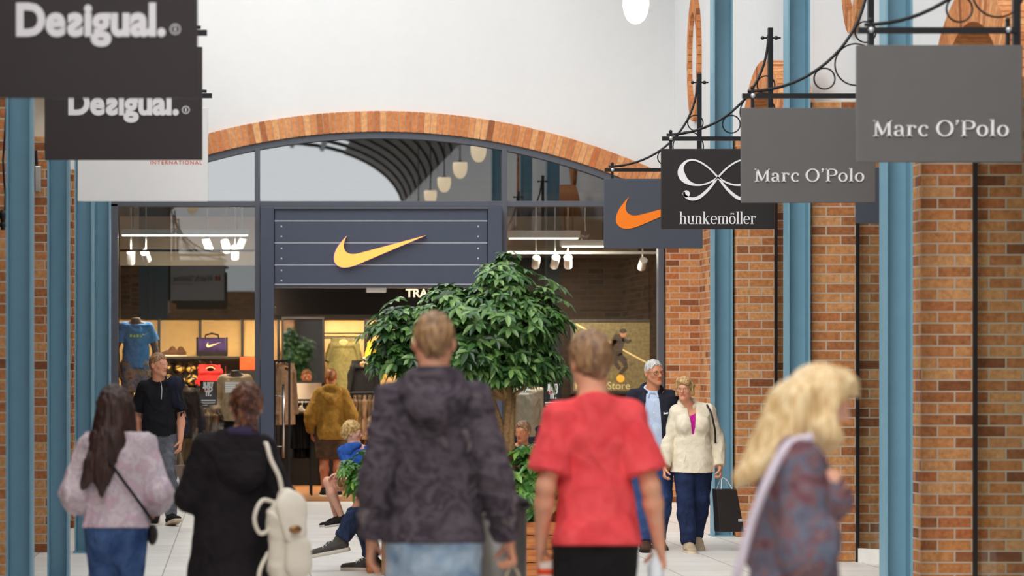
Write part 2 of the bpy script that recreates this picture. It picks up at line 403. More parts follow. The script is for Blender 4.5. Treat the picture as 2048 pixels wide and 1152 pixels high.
# ------------------------------------------------------------------ implicit surfaces for bodies and clothing
V3 = lambda *a: np.array(a[0] if len(a) == 1 else a, dtype=np.float32)
def smin(a, b, k):
    if k <= 0: return np.minimum(a, b)
    h = np.maximum(k - np.abs(a - b), 0.0) / k
    return np.minimum(a, b) - h * h * (k * 0.25)
class Field:
    def __init__(s, lo, hi, h):
        s.lo = V3(lo); s.h = h; s.n = np.maximum(np.ceil((V3(hi) - s.lo) / h).astype(int) + 1, 4)
        s.F = np.full(tuple(s.n), 1.0, np.float32)
    def region(s, blo, bhi, pad):
        a = np.clip(np.floor((V3(blo) - pad - s.lo) / s.h).astype(int), 0, s.n); b = np.clip(np.ceil((V3(bhi) + pad - s.lo) / s.h).astype(int) + 1, 0, s.n)
        if np.any(b <= a): return None, None
        ax = [s.lo[i] + s.h * np.arange(a[i], b[i], dtype=np.float32) for i in range(3)]
        return (slice(a[0], b[0]), slice(a[1], b[1]), slice(a[2], b[2])), np.stack(np.meshgrid(*ax, indexing='ij'), -1)
    def custom(s, fn, blo, bhi, k=0.0, op='add', pad=0.02):
        sl, P = s.region(blo, bhi, pad + k)
        if sl is None: return s
        d = fn(P).astype(np.float32)
        if op == 'add': s.F[sl] = smin(s.F[sl], d, k)
        else: s.F[sl] = -smin(-s.F[sl], d, k)     # subtract
        return s
    def cone(s, a, b, ra, rb, k=0.02, u=None, q=1.0, cuta=False, cutb=False, fold=None, pad=0.02):
        """tapered capsule; u,q: radius along the direction across u is multiplied by q"""
        a = V3(a); b = V3(b); w = b - a; L = float(np.linalg.norm(w)) + 1e-6; wd = w / L
        R = max(ra, rb) * max(1, q)
        def fn(P):
            p = P - a; t = p @ wd; tc = np.clip(t / L, 0, 1); r = ra + (rb - ra) * tc
            off = t - tc * L; rv = p - t[..., None] * wd
            if q != 1.0:
                uu = V3(u); uu = uu - wd * float(uu @ wd); uu = uu / np.linalg.norm(uu); vv = np.cross(wd, uu)
                d = np.sqrt((rv @ uu) ** 2 + ((rv @ vv) / q) ** 2 + off ** 2) - r
                d = d * min(1.0, q)
            else: d = np.sqrt((rv ** 2).sum(-1) + off ** 2) - r
            if fold is not None: d = d + fold(P, tc)
            if cuta: d = np.maximum(d, -t)
            if cutb: d = np.maximum(d, t - L)
            return d
        return s.custom(fn, np.minimum(a, b) - R, np.maximum(a, b) + R, k, pad=pad)
    def ell(s, c, r, k=0.02, R=None, op='add', fold=None):
        c = V3(c); r = V3(r); m = float(r.max()); Rm = None if R is None else np.array(R, np.float32)
        def fn(P):
            p = P - c
            if Rm is not None: p = p @ Rm          # columns of R are the local axes
            k0 = np.sqrt(((p / r) ** 2).sum(-1)); k1 = np.sqrt(((p / (r * r)) ** 2).sum(-1)) + 1e-6
            d = k0 * (k0 - 1) / k1
            d = np.where(k0 < 1e-4, -float(r.min()), d)
            return d if fold is None else d + fold(P, None)
        return s.custom(fn, c - m, c + m, k, op)
    def cut(s, p, nrm):
        """keep the side the normal points away from"""
        p = V3(p); nn = V3(nrm); nn = nn / np.linalg.norm(nn)
        ax = [s.lo[i] + s.h * np.arange(s.n[i], dtype=np.float32) for i in range(3)]
        d = (ax[0][:, None, None] - p[0]) * nn[0] + (ax[1][None, :, None] - p[1]) * nn[1] + (ax[2][None, None, :] - p[2]) * nn[2]
        s.F = np.maximum(s.F, d); return s
    def union(s, o, k=0.0): s.F = smin(s.F, o.F, k); return s
    def sub(s): 
        o = Field.__new__(Field); o.lo = s.lo; o.h = s.h; o.n = s.n; o.F = np.full(tuple(s.n), 1.0, np.float32); return o
    def mesh(s, name, mats, parent=None, mat_fn=None, loc=None):
        F = s.F.copy(); F[0] = F[-1] = 1; F[:, 0] = F[:, -1] = 1; F[:, :, 0] = F[:, :, -1] = 1
        S = F < 0; nx, ny, nz = F.shape
        cnt = np.zeros((nx-1, ny-1, nz-1), np.int8)
        for i in (0, 1):
            for j in (0, 1):
                for k in (0, 1): cnt += S[i:nx-1+i, j:ny-1+j, k:nz-1+k]
        act = np.argwhere((cnt > 0) & (cnt < 8))
        if len(act) == 0: act = np.zeros((0, 3), int)
        ids = np.full((nx-1, ny-1, nz-1), -1, np.int32); ids[act[:, 0], act[:, 1], act[:, 2]] = np.arange(len(act))
        corner = [(i, j, k) for i in (0, 1) for j in (0, 1) for k in (0, 1)]
        val = {c: F[act[:, 0]+c[0], act[:, 1]+c[1], act[:, 2]+c[2]] for c in corner}
        acc = np.zeros((len(act), 3), np.float32); num = np.zeros(len(act), np.float32)
        for c in corner:
            for ax in range(3):
                if c[ax] == 1: continue
                c2 = list(c); c2[ax] = 1; f0 = val[c]; f1 = val[tuple(c2)]
                m = (f0 < 0) != (f1 < 0); t = np.where(m, f0 / np.where(np.abs(f0 - f1) < 1e-9, 1e-9, f0 - f1), 0)
                for d in range(3): acc[:, d] += np.where(m, c[d] + (t if d == ax else 0), 0)
                num += m
        V = s.lo + (act + acc / np.maximum(num, 1)[:, None]) * s.h
        Q = []
        for ax in range(3):
            o1, o2 = [(1, 2), (2, 0), (0, 1)][ax]
            A = np.take(S, range(0, F.shape[ax]-1), ax); B = np.take(S, range(1, F.shape[ax]), ax)
            e = np.argwhere(A != B); e = e[(e[:, o1] > 0) & (e[:, o2] > 0) & (e[:, o1] < F.shape[o1]-1) & (e[:, o2] < F.shape[o2]-1)]
            if len(e) == 0: continue
            st = A[e[:, 0], e[:, 1], e[:, 2]]
            def cell(d1, d2):
                c = e.copy(); c[:, o1] -= d1; c[:, o2] -= d2; return ids[c[:, 0], c[:, 1], c[:, 2]]
            q = np.stack([cell(1, 1), cell(0, 1), cell(0, 0), cell(1, 0)], 1)
            q[~st] = q[~st][:, ::-1]; Q.append(q)
        Q = np.concatenate(Q) if Q else np.zeros((0, 4), np.int32)
        me = bpy.data.meshes.new(name); nv, nq = len(V), len(Q)
        me.vertices.add(nv); me.vertices.foreach_set('co', V.astype(np.float32).ravel())
        me.loops.add(nq*4); me.loops.foreach_set('vertex_index', Q.astype(np.int32).ravel())
        me.polygons.add(nq); me.polygons.foreach_set('loop_start', np.arange(0, nq*4, 4, dtype=np.int32))
        for m in (mats if isinstance(mats, (list, tuple)) else [mats]): me.materials.append(m)
        if mat_fn is not None and nq:
            cen = V[Q].mean(1); me.polygons.foreach_set('material_index', mat_fn(cen).astype(np.int32))
        me.polygons.foreach_set('use_smooth', np.ones(nq, bool)); me.update(calc_edges=True); me.validate()
        o = bpy.data.objects.new(name, me); COL.objects.link(o)
        if parent is not None: o.parent = parent
        if loc is not None: o.location = loc
        return o

def wob(P, f, ph):  # smooth pseudo-noise -1..1
    x, y, z = P[..., 0]*f, P[..., 1]*f, P[..., 2]*f
    return (np.sin(x + 1.7*np.sin(y*0.9 + ph)) + np.sin(y*1.13 + 1.5*np.sin(z*0.8 + 2*ph) + ph) + np.sin(z*1.21 + 1.6*np.sin(x*0.7 + 3*ph))) / 3
def folds(A, f=26.0, ph=0.0, aniso=(1, 1, 1)):
    an = V3(aniso)
    def fn(P, t):
        p = P * an; n = wob(p, f, ph); n2 = wob(p, f*1.9, ph + 1)
        return (-A * np.maximum(0, 1 - np.abs(n) * 2.6) - A * .45 * np.maximum(0, 1 - np.abs(n2) * 2.6) + A * .35).astype(np.float32)
    return fn

def rot(yaw=0, pitch=0, roll=0):
    """head turn: yaw left(+)/right, pitch down(+), roll; forward is -Y"""
    return np.array((Euler((math.radians(pitch), 0, 0)).to_matrix(), )[0]) if False else np.array(Matrix.Rotation(math.radians(yaw), 3, 'Z') @ Matrix.Rotation(math.radians(pitch), 3, 'X') @ Matrix.Rotation(math.radians(roll), 3, 'Y'))

class Sk: pass
def skeleton(H, wide=1.0, girth=1.0, female=False, over=None, head=(0, 0, 0), child=1.0, hscale=1.0):
    s = Sk(); s.H = H; s.g = girth; s.fem = female; s.w = wide
    J = dict(pel=(0, .0, .515), waist=(0, -.005, .61), chest=(0, 0, .715), neck=(0, .012, .822), head=(0, -.012, .930))
    for sd, x in (('L', 1), ('R', -1)):
        J['sh'+sd] = (x*.089*wide, .005, .797); J['el'+sd] = (x*.125*wide, .02, .63); J['wr'+sd] = (x*.13*wide, -.015, .485)
        J['hip'+sd] = (x*.05, .0, .51); J['kn'+sd] = (x*.052, -.006, .282); J['an'+sd] = (x*.052, .012, .043); J['to'+sd] = (x*.062, -.10, .016)
    J.update(over or {})
    s.J = {k: V3(v) * H for k, v in J.items()}
    s.hs = H / 7.45 * hscale * child; s.R = rot(*head)
    s.hc = s.J['head'].copy()
    return s
def hp(s, x, y, z):   # head-local (units of head height) to body-local
    return s.hc + s.R @ (V3(x, y, z) * s.hs)
def tohead(s, P): return ((P - s.hc) @ s.R) / s.hs
def bounds(s, pad=0.25):
    A = np.array(list(s.J.values())); return A.min(0) - pad, A.max(0) + pad

def hand(f, s, side, spec):
    """five-finger hand on wrist; spec: dir, palm (normal the palm faces), curl (deg per joint), spread"""
    H = s.H; w = s.J['wr'+side]; e = s.J['el'+side]
    d = V3(spec.get('dir', (w - e))); d = d / np.linalg.norm(d)
    n = V3(spec.get('palm', (-1 if side == 'L' else 1, 0, 0))); n = n - d * float(n @ d); n = n / np.linalg.norm(n)
    t = np.cross(n, d)              # thumb side
    if spec.get('flip', (side == 'L')): t = -t
    if 'thumb' in spec:
        tv = V3(spec['thumb']); t = t if float(t @ tv) > 0 else -t
    k = H / 1.78 * spec.get('size', 1.0); c = spec.get('curl', 18)
    f.cone(w, w + d*.03*k, .024*k, .026*k, .015, u=t, q=.75)
    f.cone(w + d*.030*k, w + d*.082*k, .031*k, .037*k, .012, u=t, q=.42)
    base = w + d*.090*k; LN = [.068, .077, .072, .056]; RD = [.0085, .009, .0085, .0075]
    def bend(v, ang): return v*math.cos(ang) + n*math.sin(ang)
    for i in range(4):
        o = base + t*k*(.031 - .0205*i) - d*k*(.012 if i == 3 else 0.004*abs(i-1))
        sp = (1.5 - i) * math.radians(spec.get('spread', 4)); dd = d*math.cos(sp) + t*math.sin(sp)
        p = o; a = math.radians(c*(.8 + .12*i)); cum = a*.7
        for fr in (.45, .31, .24):
            v = dd*math.cos(cum) + n*math.sin(cum); p2 = p + v*LN[i]*k*fr*1.05
            f.cone(p, p2, RD[i]*k, RD[i]*k*.92, .003); p = p2; cum += a
    a0 = w + d*.028*k + t*.024*k; v1 = d*.62 + t*.72 + n*.25; v1 = v1/np.linalg.norm(v1); a1 = a0 + v1*.042*k
    f.cone(a0, a1, .0145*k, .011*k, .008)
    v2 = d*.88 + t*.28 + n*(.3 + c/90.0); v2 = v2/np.linalg.norm(v2); a2 = a1 + v2*.032*k; f.cone(a1, a2, .0105*k, .0095*k, .004)
    v3 = d*.9 + t*.05 + n*(.4 + c/60.0); v3 = v3/np.linalg.norm(v3); f.cone(a2, a2 + v3*.025*k, .0098*k, .008*k, .004)
    s.J['palm'+side] = w + d*.075*k + n*.028*k; s.J['knk'+side] = w + d*.09*k

def torso(f, s, off=0.0, k=.035, hem=None, belly=1.0, fold=None, bust=None, hipw=1.0, hemw=None):
    H = s.H; J = s.J; g = s.g; w = s.w; u = J['shL'] - J['shR']; o = off
    uh = J['hipL'] - J['hipR']
    f.cone(J['pel'], J['waist'], (.086*g*(1.06 if s.fem else 1)*hipw)*H + o, (.078*g*belly*(.90 if s.fem else 1))*H + o, k, u=u, q=.72, fold=fold)
    f.cone(J['waist'], J['chest'], (.078*g*belly*(.90 if s.fem else 1))*H + o, .083*g*w*H + o, k, u=u, q=.72, fold=fold)
    up = J['neck']*.35 + J['chest']*.65
    f.cone(J['chest'], up + V3(0, .004*H, .0), .083*g*w*H + o, .074*w*H + o, k, u=u, q=.66, fold=fold)
    f.cone(J['shL'], J['shR'], .027*H + o*.8, .027*H + o*.8, k, fold=fold)
    for sd in 'LR':
        sh = J['sh'+sd]; f.cone(J['neck'] + V3(0, .004, .012)*H, sh + (J['neck'] - sh)*.12 + V3(0, 0, .006)*H, .029*H + o*.8, .022*H + o*.8, k, fold=fold)
        f.cone(J['chest'] + (sh - J['chest'])*.5, sh, .045*H + o*.6, .030*H + o*.7, k, fold=fold)
    if s.fem if bust is None else bust:
        fw = np.cross(u, V3(0, 0, 1)); fw = -fw/np.linalg.norm(fw) if fw[1] > 0 else fw/np.linalg.norm(fw)
        un = u/np.linalg.norm(u)
        for sg in (-1, 1): f.ell(J['chest'] + un*sg*.045*H + V3(0, -.052, .005)*H, V3(.043, .036, .042)*H + o, .03, fold=fold)
    for sd in 'LR': f.ell(J['hip'+sd] + V3(0, .034, -.012)*H, V3(.05, .045, .055)*H*g + o*.9, .03, fold=fold)
def arm(f, s, sd, off=0.0, t=2.0, k=.02, fold=None, loose=(0, 0, 0), cut=True, sc=1.0):
    J = s.J; H = s.H; g = .5 + .5*s.g; fm = .88 if s.fem else 1.0
    r0, r1, r2, r3 = [x*H*g*fm*sc for x in (.0275, .0240, .0240, .0155)]
    r0 += off + loose[0]*.4; r1 += off + loose[1]; r2 += off + loose[1]; r3 += off + loose[2]
    sh, el, wr = J['sh'+sd], J['el'+sd], J['wr'+sd]
    if t <= 1:
        e = sh + (el - sh)*t; f.cone(sh, e, r0, r0 + (r1 - r0)*t + (loose[2] if t < 1 else 0), k, cutb=cut, fold=fold)
    else:
        f.cone(sh, el, r0, r1, k, fold=fold); tt = t - 1; e = el + (wr - el)*tt
        mid = el + (wr - el)*min(.3, tt*.6)
        f.cone(el, mid, r2, r2*1.03, k, fold=fold); f.cone(mid, e, r2*1.03, r2 + (r3 - r2)*tt, k, cutb=cut, fold=fold)
def leg(f, s, sd, off=0.0, t=2.0, k=.025, fold=None, loose=(0, 0, 0), cut=True):
    J = s.J; H = s.H; g = s.g; hip, kn, an = J['hip'+sd], J['kn'+sd], J['an'+sd]
    r0, r1, r2, r3 = .055*H*g + off + loose[0], .033*H*g + off + loose[1], .0345*H*g + off + loose[1], .021*H + off + loose[2]
    if t <= 1:
        e = hip + (kn - hip)*t; f.cone(hip, e, r0, r0 + (r1 - r0)*t, k, cutb=cut, fold=fold)
    else:
        f.cone(hip, kn, r0, r1, k, fold=fold); tt = t - 1; e = kn + (an - kn)*tt
        bk = V3(0, .008, 0)*H if loose[2] <= 0 else V3(0, .004, 0)*H
        mid = kn + (an - kn)*.30 + bk
        f.cone(kn, mid, r1, max(r2, r1*.9), k, fold=fold); f.cone(mid, e, max(r2, r1*.9), r2 + (r3 - r2)*tt if loose[2] <= 0 else r3, k, cutb=cut, fold=fold)
def head_sdf(f, s, face=True):
    R = s.R; hs = s.hs
    E = lambda c, r, k=.02, op='add': f.ell(hp(s, *c), V3(r)*hs, k*hs/.24, R, op)
    C = lambda a, b, ra, rb, k=.02: f.cone(hp(s, *a), hp(s, *b), ra*hs, rb*hs, k*hs/.24)
    E((0, .05, .12), (.315, .395, .36)); E((0, -.09, -.10), (.25, .28, .35), .03)
    for x in (-1, 1):
        C((x*.20, .0, -.20), (x*.06, -.27, -.41), .085, .07, .025); E((x*.17, -.22, -.08), (.10, .09, .09), .02)
        E((x*.335, .065, -.02), (.042, .08, .125), .008)
        f.ell(hp(s, x*.36, .03, -.0), V3(.02, .045, .07)*hs, .006, R, 'sub')
    E((0, -.30, -.41), (.085, .07, .07), .015)
    C((0, .06, -.20), (0, -.12, -.36), .20, .10, .03)
    if face:
        C((-.15, -.315, .075), (.15, -.315, .075), .05, .05, .02)
        for x in (-1, 1):
            E((x*.135, -.385, .0), (.075, .055, .045), .01, 'sub')
            C((x*.075, -.335, .030), (x*.135, -.352, .038), .020, .024, .006); C((x*.135, -.352, .038), (x*.20, -.315, .022), .024, .018, .006)
            C((x*.075, -.335, -.028), (x*.135, -.345, -.036), .018, .018, .006); C((x*.135, -.345, -.036), (x*.20, -.312, -.02), .018, .016, .006)
        C((0, -.35, .03), (0, -.445, -.13), .035, .045, .012)
        for x in (-1, 1): E((x*.045, -.40, -.145), (.036, .04, .03), .008)
        C((-.075, -.335, -.245), (.075, -.335, -.245), .028, .028, .008); C((-.065, -.335, -.295), (.065, -.335, -.295), .032, .032, .008)
        f.ell(hp(s, 0, -.385, -.27), V3(.10, .03, .008)*hs, .004, R, 'sub')
def is_lip(s):
    def fn(c):
        q = tohead(s, c); return ((np.abs(q[:, 0]) < .092) & (q[:, 1] < -.335) & (q[:, 2] < -.228) & (q[:, 2] > -.312)).astype(np.int32)
    return fn
def lip_mat(skin_rgb): return tuple(int(a*b) for a, b in zip(skin_rgb, (.92, .72, .70)))

def make_person(label, pos, rz, s, skin, lips, hands=None, group=None, h=.0065, face=True, name='person', cat='person', eyes=True, bare=True):
    f = Field(*bounds(s), h)
    torso(f, s, -.004)
    for sd in 'LR':
        arm(f, s, sd, cut=False); leg(f, s, sd, cut=False)
        an, to = s.J['an'+sd], s.J['to'+sd]
        f.cone(an, an*.75 + to*.25, .021*s.H, .020*s.H, .015); f.cone(an*.8 + to*.2 - V3(0, 0, .010)*s.H, to, .018*s.H, .011*s.H, .015)
        hand(f, s, sd, (hands or {}).get(sd, {}))
    f.cone(s.J['neck'] - V3(0, 0, .02)*s.H, hp(s, 0, .07, -.22), .037*s.H*(.86 if s.fem else 1), .034*s.H*(.86 if s.fem else 1), .025)
    head_sdf(f, s, face)
    o = f.mesh(name, [skin, lips], None, is_lip(s))
    o.location = pos; o.rotation_euler = (0, 0, rz); tag(o, label, cat, group)
    if face and eyes:
        for x in (-1, 1):
            mb = MB(); mb.ball((0, 0, 0), .052*s.hs, 16, 0)
            Rm = Matrix(s.R.tolist()).to_4x4()
            iris = MB(); iris.ball((0, -.042*s.hs, 0), .0225*s.hs, 12, 1, (1, .6, 1)); mb.join(iris); 
            mb.mi = [0]*(len(mb.mi) - len(iris.f)) + [1]*len(iris.f)
            mb.xf(Rm); e = mb.build('eye', [M_EYE, M_IRIS], o, True); e.location = Vector(hp(s, x*.135, -.305, .0).tolist())
            fb = Field(hp(s, x*.15, -.36, .09) - .06, hp(s, x*.15, -.36, .09) + .06, .0035)
            a, b, c = hp(s, x*.065, -.362, .088), hp(s, x*.15, -.352, .108), hp(s, x*.225, -.30, .085)
            fb.cone(a, b, .018*s.hs, .018*s.hs, .004); fb.cone(b, c, .018*s.hs, .01*s.hs, .004)
            fb.mesh('eyebrow', s.brow, o)
    return o

def grid_for(s, h, pad=.2): return Field(*bounds(s, pad), h)
def short_hair(o, s, mat, thick=.05, line=None, top=.02, h=.005, tuft=.010, ears=True, A=.006):
    """cropped hair: a shell over the skull above a hairline given as (y, z) points"""
    line = line or [(-.6, .30), (-.30, .26), (-.22, .10), (-.06, .07), (.02, -.02), (.10, -.10), (.30, -.26), (.5, -.26)]
    ys, zs = zip(*line)
    f = Field(s.hc - .24*s.hs/.24, s.hc + .24*s.hs/.24, h)
    fo = folds(A, 95.0, 1.0, (1, 1, .35))
    f.ell(hp(s, 0, .05, .12 + top), V3(.315 + thick*.6, .395 + thick*.7, .36 + thick)*s.hs, .0, s.R, fold=fo)
    f.cone(hp(s, 0, .30, .0), hp(s, 0, .22, -.2), .20*s.hs, .17*s.hs, .02, fold=fo)
    ax = [f.lo[i] + f.h*np.arange(f.n[i], dtype=np.float32) for i in range(3)]
    P = np.stack(np.meshgrid(*ax, indexing='ij'), -1); q = tohead(s, P)
    cutd = (np.interp(q[..., 1], ys, zs).astype(np.float32) - q[..., 2] + .03*np.sin(q[..., 0]*40)) * s.hs
    f.F = np.maximum(f.F, cutd)
    return f.mesh('hair', mat, o)

def shoe(o, s, sd, m_up, m_sole, size=1.0, pitch=None):
    an, to = s.J['an'+sd], s.J['to'+sd]; H = s.H
    d = to - an; up = V3(0, 0, 1)
    tv = to - V3(0, 0, .016*H); hv = an - V3(0, 0, .043*H)      # sole line under toe and heel
    dd = tv - hv; L = np.linalg.norm(dd); dd = dd / L; n = np.cross(dd, V3(0, 0, 1)); n = n/np.linalg.norm(n); upv = np.cross(n, dd)
    heel = hv - dd*.018*H; tip = tv + dd*.030*H
    f = Field(np.minimum(heel, tip) - .12, np.maximum(heel, tip) + .16, .006)
    w = .0285*H*size
    f.cone(heel + upv*.028*H, heel + dd*.06*H + upv*.028*H, w, w*1.0, .02, u=n, q=.95)
    f.cone(heel + dd*.05*H + upv*.024*H, tip + upv*.014*H - dd*.01*H, w*1.05, w*.9, .02, u=n, q=.62)
    f.cone(heel + dd*.02*H + upv*.03*H, an + V3(0, 0, .012)*H, w, w*.95, .02)
    f.cut(hv + upv*.008*H, -upv)
    sh = f.mesh('shoe', m_up, o)
    g = Field(np.minimum(heel, tip) - .08, np.maximum(heel, tip) + .08, .006)
    g.cone(heel, heel + dd*.07*H, w*1.1, w*1.08, .02, u=n, q=.9); g.cone(heel + dd*.05*H, tip - dd*.012*H, w*1.12, w*1.0, .02, u=n, q=.9)
    g.cut(hv + upv*.012*H, upv); g.cut(hv - upv*.006*H, -upv)
    g.mesh('sole', m_sole, sh)
    return sh

def trousers(o, s, mat, t=2.0, loose=(.012, .02, .03), waist=.60, h=.008, A=.006, ph=0.3, name='trousers', off=.008):
    f = grid_for(s, h, .2); H = s.H; J = s.J
    fo = folds(A, 22, ph, (1, 1, .8))
    g = f.sub(); u = J['shL'] - J['shR']
    p = J['pel']; wv = J['waist'] - p; wv = wv/np.linalg.norm(wv)
    g.cone(p - wv*.05*H, p + wv*(waist - .515)*H, .088*s.g*H*(1.06 if s.fem else 1) + off, .084*s.g*H + off, .03, u=J['hipL'] - J['hipR'], q=.74, cutb=True, fold=fo)
    for sd in 'LR': g.ell(J['hip'+sd] + V3(0, .034, -.012)*H, V3(.05, .045, .055)*H*s.g + off, .03, fold=fo)
    f.union(g)
    for sd in 'LR': leg(f, s, sd, off, t, .035, fo, loose)
    f.cut(p + wv*(waist - .515)*H, wv)
    return f.mesh(name, mat, o)

def top(o, s, mat, off=.012, hem=.50, sleeve=1.96, loose=(.012, .012, .012), h=.008, A=.006, ph=.7, name='shirt', belly=1.0, neck=.835, hemr=None, flare=None, neckcut=None, f0=24, aniso=(1, 1, .8), open_front=None, hemcut=True, fsleeve=None):
    f = grid_for(s, h, .2); H = s.H; J = s.J; fo = folds(A, f0, ph, aniso)
    torso(f, s, off, .04, belly=belly, fold=fo)
    ax = J['pel'] - J['waist']; ax = ax/np.linalg.norm(ax); hp_ = J['pel'] + ax*(.515 - hem)*H
    if hem < .53:
        r = (hemr if hemr else .098*s.g)*H + off
        f.cone(J['waist'], hp_ + ax*.03*H, .085*s.g*belly*H + off, r, .04, u=J['hipL'] - J['hipR'], q=.76, fold=fo)
    if hemcut: f.cut(hp_, ax)
    nk = J['neck'] + V3(0, 0, (neck - .822))*H
    nd = hp(s, 0, .05, -.2) - J['neck']; nd = nd/np.linalg.norm(nd); nd = nd + V3(0, -.22, 0); 
    f.cone(J['neck'] - V3(0, 0, .03)*H, hp(s, 0, .07, -.22), .036*H*(.9 if s.fem else 1) + off*.8 + .003, .036*H*(.9 if s.fem else 1) + off*.8 + .003, .03)
    f.cut(nk, nd)
    if sleeve:
        for sd in 'LR':
            g = f.sub(); arm(g, s, sd, off, sleeve if not isinstance(sleeve, dict) else sleeve[sd], .03, fsleeve or folds(A, f0*1.15, ph + 1.3, aniso), loose); f.union(g, .02)
    if open_front: open_front(f)
    return f.mesh(name, mat, o)
def ring(f, c, R, r, ax, k=.01, sc=(1, 1)):
    """collar-like torus around axis ax"""
    c = V3(c); ax = V3(ax); ax = ax/np.linalg.norm(ax)
    def fn(P):
        p = P - c; t = p @ ax; rv = np.sqrt(((p - t[..., None]*ax)**2 * V3(1/sc[0]**2, 1/sc[1]**2, 1)).sum(-1)) - R
        return np.sqrt(rv**2 + (t*.7)**2) - r
    return f.custom(fn, c - R - r - .02, c + R + r + .02, k)
def to_world(o, p):
    """local body point to world"""
    a = o.rotation_euler[2]; c, s_ = math.cos(a), math.sin(a)
    return Vector((o.location[0] + c*p[0] - s_*p[1], o.location[1] + s_*p[0] + c*p[1], o.location[2] + p[2]))
# ------------------------------------------------------------------ shared materials
M_EYE = m_plain('eye_white', (225, 215, 208), 0.2); M_IRIS = m_plain('iris_dark', (52, 40, 34), 0.15)
M_BRICK = m_brick(); M_VOUS = m_voussoir(); M_FLOOR = m_tiles()
M_MORTAR = m_plain('mortar', (188, 174, 158), 0.9)
M_WHITE = m_plain('white_plaster', (219, 220, 221), 0.85, var=0.01)
M_CREAM = m_plain('cream_plaster', (232, 222, 206), 0.85, var=0.02)
M_BLUE = m_plain('blue_steel_paint', (118, 160, 180), 0.45, 0, 0.4, var=0.03)
M_STEEL = m_plain('grey_frame_paint', (84, 88, 98), 0.45, 0, 0.4, var=0.03)
M_FASCIA = m_plain('slate_fascia_paint', (66, 74, 92), 0.42, 0, 0.45, var=0.03)
M_LINE = m_plain('pale_edge', (150, 156, 168), 0.4)
M_BLACK = m_plain('black_paint', (22, 21, 22), 0.45, 0, 0.4, var=0.05)
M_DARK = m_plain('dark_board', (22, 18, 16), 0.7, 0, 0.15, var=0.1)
M_IRON = m_plain('wrought_iron', (30, 30, 33), 0.45, 0.2, 0.4)
M_BOLT = m_plain('pale_bolt', (200, 200, 200), 0.3, 0.6)
M_PGREY = m_plain('panel_grey', (98, 95, 94), 0.55, var=0.02); M_PBROWN = m_plain('panel_brown', (50, 43, 43), 0.5, var=0.03)
M_PBLACK = m_plain('panel_black', (38, 34, 34), 0.5, var=0.03); M_PSLATE = m_plain('panel_slate', (74, 78, 90), 0.5, var=0.02)
M_PWHITE = m_plain('panel_white', (238, 236, 236), 0.5, var=0.01)
M_LETTER = m_plain('white_letter', (236, 233, 236), 0.5, var=0.01); M_LGREY = m_plain('silver_letter', (214, 208, 206), 0.4, 0.1, var=0.02)
M_ORANGE = m_plain('orange_emblem', (255, 132, 26), 0.5, var=0.01); M_REDPRINT = m_plain('orange_red_print', (222, 84, 48), 0.6)
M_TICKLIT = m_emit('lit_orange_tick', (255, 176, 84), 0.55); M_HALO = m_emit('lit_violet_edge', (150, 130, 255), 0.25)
M_GLASS = m_glass('shop_glass'); M_GLASS2 = m_glass('arch_glass', (.55, .55, .54), 1.6, 3.3)
M_TAN = m_plain('tan_panel', (196, 158, 104), 0.7, var=0.04)
M_LAMP = m_emit('lamp_glow', (255, 232, 196), 1.6); M_SPOT = m_emit('spot_glow', (255, 226, 180), 9.0); M_TUBE = m_emit('tube_glow', (255, 246, 232), 2.2)
M_TRIM = m_plain('white_metal', (232, 230, 226), 0.4)
M_CHROME = m_plain('brushed_steel', (190, 190, 190), 0.25, 1.0); M_BIN = m_plain('grey_bin_steel', (128, 124, 120), 0.35, 0.7)
M_WOOD = m_wood('orange_teak', (176, 96, 46), (222, 150, 88), 'X'); M_WOODZ = m_wood('pale_wood', (196, 150, 104), (226, 184, 138), 'Z'); M_WOODF = m_wood('floor_wood', (132, 88, 52), (170, 120, 76), 'X')
M_LEAF = m_leaf('schefflera_leaf', (36, 66, 32), (74, 118, 58), (142, 180, 104)); M_LEAF2 = m_leaf('shrub_leaf', (46, 98, 34), (86, 146, 56), (148, 192, 92))
M_BARK = m_plain('bark', (150, 116, 78), 0.9, var=0.3, scale=40, bump=0.6); M_SOIL = m_plain('soil', (52, 40, 32), 0.95, var=0.3, scale=60)
M_YEL = m_plain('yellow_petal', (250, 190, 20), 0.6)
M_MANQ = m_plain('mannequin_skin', (120, 92, 72), 0.45, var=0.03); M_MANQD = m_plain('mannequin_dark', (62, 50, 44), 0.45, var=0.03)
M_MIRROR = m_glass('mirror_silver', (1, 1, 1), 1.5, 1.0)
def _mir():
    t = NT('mirror_silvering'); t.pbr((.82, .80, .76, 1), 0.015, 1.0); return t.m
M_MIRROR = _mir()
def SK(name, rgb): return m_skin('skin_' + name, rgb), m_plain('lips_' + name, lip_mat(rgb), 0.4, var=0.03)
# ------------------------------------------------------------------ camera, world, exposure
cam = bpy.data.cameras.new('camera'); co = bpy.data.objects.new('camera', cam); COL.objects.link(co)
co.location = (0, 0, CAM_Z); co.rotation_euler = (PI/2, 0, 0)
cam.sensor_fit = 'HORIZONTAL'; cam.sensor_width = 36.0; cam.lens = F_PX / 2048 * 36
cam.shift_x = (1024 - VX) / 2048; cam.shift_y = (VY - 576) / 2048
cam.clip_end = 200; cam.dof.use_dof = True; cam.dof.focus_distance = 28.0; cam.dof.aperture_fstop = 2.6
SC.camera = co
w = bpy.data.worlds.new('sky'); SC.world = w; w.use_nodes = True
w.node_tree.nodes['Background'].inputs[0].default_value = (0.93, 0.97, 1.0, 1); w.node_tree.nodes['Background'].inputs[1].default_value = 2.2
SC.view_settings.view_transform = 'Standard'; SC.view_settings.look = 'None'; SC.view_settings.exposure = 0.34; SC.view_settings.gamma = 1.0
try: SC.view_settings.use_curve_mapping = False
except Exception: pass
SC.cycles.use_denoising = True
